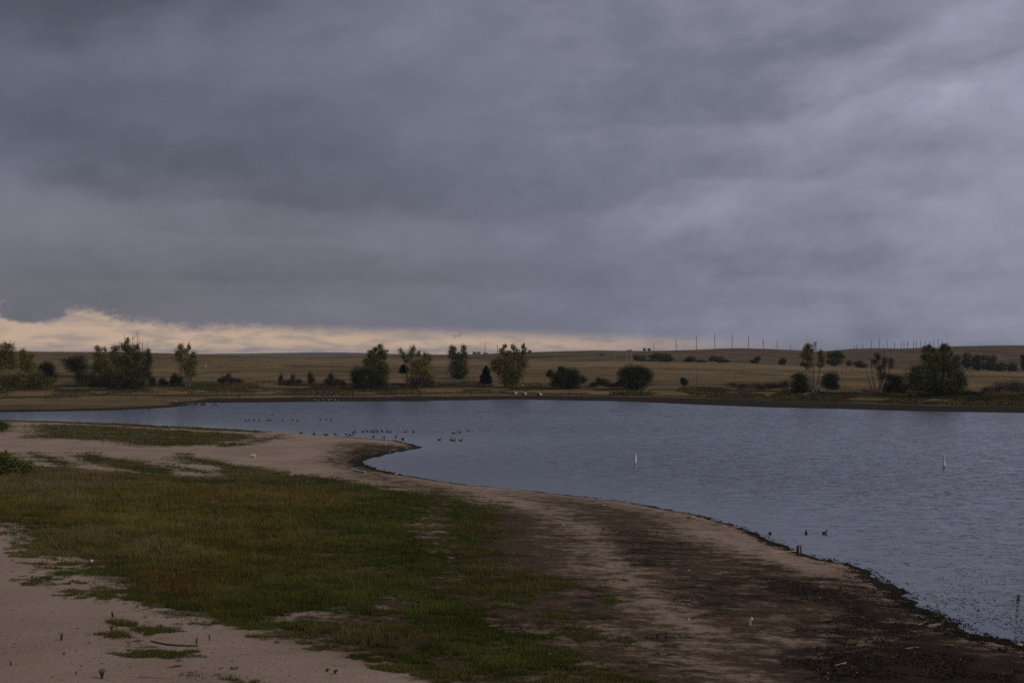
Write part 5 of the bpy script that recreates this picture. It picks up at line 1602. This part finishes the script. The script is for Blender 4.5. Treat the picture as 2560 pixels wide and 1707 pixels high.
lying("driftwood_stick", "long dark stick lying in the mud below the bleached pole", "driftwood", (1446, 1491), (1490, 1495), .03, .025, (.05, .035, .03))
lying("driftwood_log", "long pale log lying on the far shore below the yellow cottonwood", "driftwood", (2008, 987), (2060, 978), .22, .14, (.20, .18, .16), 3)
lying("driftwood_log", "grey fallen branch tangle left of the yellow cottonwood's right shrub", "driftwood", (2030, 978), (2100, 968), .16, .08, (.13, .115, .105), 4)
lying("driftwood_log", "dark fallen limb lying across the yellow cottonwood's foot", "driftwood", (1995, 974), (2072, 972), .15, .10, (.09, .08, .07), 4)
lying("driftwood_log", "pale broken branch at the foot of the half dead tree", "driftwood", (2198, 985), (2218, 968), .12, .05, (.26, .23, .20), 3)
lying("driftwood_stick", "pale stick on the far bank below the round bush", "driftwood", (1571, 979), (1587, 981), .12, .08, (.32, .28, .24))
lying("driftwood_stick", "thin pale stick right of the round bush's foot", "driftwood", (1612, 977), (1624, 970), .09, .05, (.28, .25, .21))
lying("driftwood_log", "low pale plank on the far green bank left of the hollow logs", "driftwood", (1232, 984), (1262, 986), .16, .12, (.26, .21, .15))
for i, (xa, ya, xb, yb, lb) in enumerate([(1284, 986.5, 1291, 983, "leftmost of three short hollow logs on the far green bank"),
                                          (1308, 988, 1314, 986.5, "middle one of three short hollow logs on the far green bank"),
                                          (1346, 989.5, 1352, 987, "rightmost of three short hollow logs on the far green bank")]):
    a_, b_2 = ground_pt(xa, ya), ground_pt(xb, yb)
    root = empty("hollow_log", a_)
    tag(root, lb, "log", "hollow logs on the far bank")
    v = Vector((b_2.x - a_.x, min(b_2.y - a_.y, 2.2), 0))
    L_ = max(v.length, .9)
    v = v.normalized() * min(L_, 2.4)
    up = Vector((0, 0, .34))
    MB().tube([up, up + v * .5, up + v], [.40, .41, .38], 12, (.33, .285, .235)).build("bark_shell", M_WOOD, root, False)
    MB().tube([up - v.normalized() * .012, up - v.normalized() * .002], [.32, .32], 12, (.010, .008, .007)).build("hollow_shade_disc", M_WOOD, root)  # black disc on the closed end paints the shade of the hollow
for i, (x, y) in enumerate([(972, 966), (985, 967.5), (1012, 967), (1040, 968)]):
    lying("driftwood_log", f"{ordn[i]} of four pale logs from the left under the airy cottonwood", "driftwood", (x, y), (x + 14, y - 1), .16, .12, (.20, .18, .155), 1)

# ------------------------------------------------------------------ stones, stump, bucket, litter
def rock(x, y, wpx, hpx, col, name, label, cat="rock", seed=1):
    p = ground_pt(x, y)
    s = p.y / F
    o = MB().lump((0, 0, hpx * s * .35), (wpx * s / 2, wpx * s / 2.6, hpx * s * .65), col, 10, 7, .16, seed).build(name, M_STONE, None, True)
    o.location = p
    o.rotation_euler = (0, 0, random.uniform(0, 6))
    return tag(o, label, cat)


rock(1729, 1296, 28, 9, (.22, .15, .10), "shore_rock", "flat brown rock at the waterline above the pale sand", seed=2)
rock(1925, 1334, 9, 5, (.05, .045, .04), "shore_rock", "small dark stone in the water left of the two ducks", seed=3)
rock(2077, 1401, 9, 5, (.10, .085, .07), "shore_rock", "larger of two round stones right of the twin posts", seed=4)
rock(2086, 1399, 5, 4, (.05, .045, .04), "shore_rock", "smaller dark stone at the waterline right of the twin posts", seed=5)
rock(1508, 1264, 14, 4, (.26, .20, .15), "shore_rock", "flat tan stone near the upper waterline", seed=6)
rock(1620, 1326, 10, 4, (.20, .15, .10), "shore_rock", "small tan stone above the bleached pole", seed=7)
rock(1722, 1427, 7, 4, (.40, .35, .28), "shore_rock", "small pale stone in the brown mud below the bleached pole", seed=8)
rock(1408, 1314, 10, 3, (.36, .31, .27), "shore_rock", "flat pale stone on the light sand left of the bleached pole", seed=9)
rock(1722, 1549, 9, 4, (.40, .35, .28), "shore_rock", "pale stone left of the white topped stump", seed=10)
rock(1536, 1455, 9, 4, (.17, .15, .14), "shore_rock", "grey stone on dark mud beside a green patch", seed=11)
rock(2548, 1612, 20, 5, (.30, .25, .16), "shore_rock", "flat tan slab at the foot of the marker sign", seed=12)
rock(832, 1200, 10, 12, (.16, .12, .09), "stone_block", "upright brown stone at the upper edge of the grass", seed=13)
rock(229, 1404, 8, 6, (.75, .76, .80), "litter", "white scrap of litter at the corner of the grass", "litter", seed=14)
rock(1305, 966, 5, 5, (.45, .35, .30), "shore_rock", "pale stone at the right foot of the large pale cottonwood", seed=15)

p = ground_pt(1876, 1562)
s = p.y / F
root = empty("stump", p)
tag(root, "small upright stump with a whitened frayed top in the dark mud", "stump")
MB().tube([(-.06, 0, -.1), (-.05, 0, .05), (-.02, 0, .12), (.0, 0, .19)], [.13, .10, .075, .05], 8, (.22, .18, .15)).build("trunk", M_WOOD, root, True)
fr = MB()
for k in range(7):
    a = k * .9
    fr.tube([(.0, 0, .17), (.05 + .03 * math.cos(a), .03 * math.sin(a), .24), (.06 + .05 * math.cos(a), .05 * math.sin(a), .30 + .02 * (k % 3))], [.03, .03, .012], 5, (.60, .56, .54))
fr.tube([(.0, 0, .19), (-.08, 0, .20)], [.025, .012], 5, (.55, .5, .48))
fr.build("frayed_top", M_WOOD, root)

p = ground_pt(633, 1143)
s = p.y / F
root = empty("bucket", (p.x, p.y, p.z + .17), math.radians(-22))
tag(root, "white plastic bucket lying on its side on the sand", "bucket")
bk = MB()
prof = [(-.24, .02), (-.24, .15), (-.23, .165), (.20, .19), (.21, .205), (.25, .205), (.25, .185), (.20, .178), (-.20, .15), (-.20, .02)]
bk.tube([(x_, 0, 0) for x_, _ in prof], [r__ for _, r__ in prof], 18, (.66, .63, .60), cap=True)
bk.build("shell", M_PLASTIC, root, False)
MB().tube([(.22, -.207, .0), (.30, -.16, -.14), (.32, 0, -.168), (.30, .16, -.14), (.22, .207, 0)], .006, 4, (.3, .3, .3)).build("handle", M_METAL, root)

# ------------------------------------------------------------------ single plants on the near sand and in the grass
def plant(x, y, hpx, label, style, col, nst=14, spread=.5):
    p = ground_pt(x, y)
    s = p.y / F
    h = hpx * s
    root = empty("sand_plant" if style != "sapling" else "sapling", p)
    tag(root, label, "plant", None)
    rr = random.Random(int(x * 3 + y))
    st, lf = MB(), MB()
    for k in range(nst):
        a = rr.uniform(0, 6.28)
        ln = spread * 1.5 * rr.uniform(.2, 1.0)
        hh = h * rr.uniform(.6, 1.0)
        d_ = Vector((math.cos(a), math.sin(a), 0))
        pts = [d_ * .015, d_ * (ln * hh * .35) + Vector((0, 0, hh * .6)), d_ * (ln * hh * .75) + Vector((0, 0, hh))]
        c = tuple(q * rr.uniform(.7, 1.3) for q in col)
        st.tube(pts, [.011, .008, .003], 3, c, cap=False)
        if style != "tuft":
            for j in range(5):
                t = rr.uniform(.3, 1.0)
                q = pts[0].lerp(pts[1], t * 2) if t < .5 else pts[1].lerp(pts[2], t * 2 - 1)
                b3 = rr.uniform(0, 6.28)
                e = Vector((math.cos(b3), math.sin(b3), rr.uniform(-.2, .6))) * (.05 if style == "leafy" else .06)
                sd = e.cross(Vector((0, 0, 1))).normalized() * .028
                lf.raw([q, q + e * .5 + sd, q + e, q + e * .5 - sd], [(0, 1, 2, 3)], c)
    st.build("stems", M_LEAF, root)
    if lf.n:
        lf.build("leaves", M_LEAF, root)


plant(154, 1600, 24, "fan shaped green tuft alone on the lower left sand", "tuft", (.10, .10, .03), 16, .5)
plant(255, 1696, 30, "thick green tuft at the bottom edge on the left", "tuft", (.10, .095, .03), 34, .55)
plant(281, 1543, 18, "small upright tuft near the lower corner of the grass", "tuft", (.09, .09, .03), 14, .4)
plant(279, 1579, 20, "leafy green weed on the sand left of the dark curved branch", "leafy", (.055, .07, .02), 12, .6)
plant(490, 1614, 22, "round leaved sapling at the right end of the dark curved branch", "sapling", (.035, .045, .018), 4, .3)
plant(524, 1600, 20, "thin upright weed right of the round leaved sapling", "leafy", (.06, .065, .025), 3, .25)
plant(27, 1663, 16, "thin dry weed near the left picture edge", "tuft", (.07, .06, .03), 5, .3)
plant(160, 1636, 8, "tiny green tuft below the short pale stick", "tuft", (.07, .08, .025), 9, .8)
plant(297, 1247, 18, "green leafy weed standing in the rusty grass", "leafy", (.035, .05, .014), 18, .7)
plant(358, 1262, 16, "dark green weed right of the leafy weed in the rusty grass", "leafy", (.04, .05, .015), 16, .7)
plant(396, 1270, 15, "green weed in the middle of the rusty grass", "leafy", (.04, .05, .015), 14, .7)
plant(437, 1282, 17, "brighter green weed farther right in the rusty grass", "leafy", (.055, .07, .016), 18, .7)
plant(647, 1262, 14, "green weed near the right side of the rusty grass", "leafy", (.05, .065, .016), 16, .7)
plant(300, 1340, 14, "dark weed low in the left grass above the sand tongue", "leafy", (.035, .045, .014), 14, .7)
plant(421, 1222, 14, "thin pale dry stalk standing in the upper grass", "tuft", (.20, .15, .08), 3, .15)
plant(232, 1200, 16, "thin dark weed in the tan grass", "leafy", (.035, .045, .016), 4, .25)
plant(62, 1068, 8, "small weed on the sand at the left end of the spit", "leafy", (.05, .06, .018), 10, .6)
plant(190, 1684, 9, "tiny weed on the bottom left sand", "tuft", (.07, .07, .03), 8, .8)
plant(838, 1683, 12, "small leafy weed on the bottom sand left of the middle", "leafy", (.05, .055, .02), 9, .7)
plant(818, 1678, 10, "tiny leafy weed beside another on the bottom sand", "leafy", (.05, .055, .02), 8, .7)
plant(1176, 1692, 22, "dry upright weed at the bottom edge near the middle", "tuft", (.05, .045, .025), 9, .5)
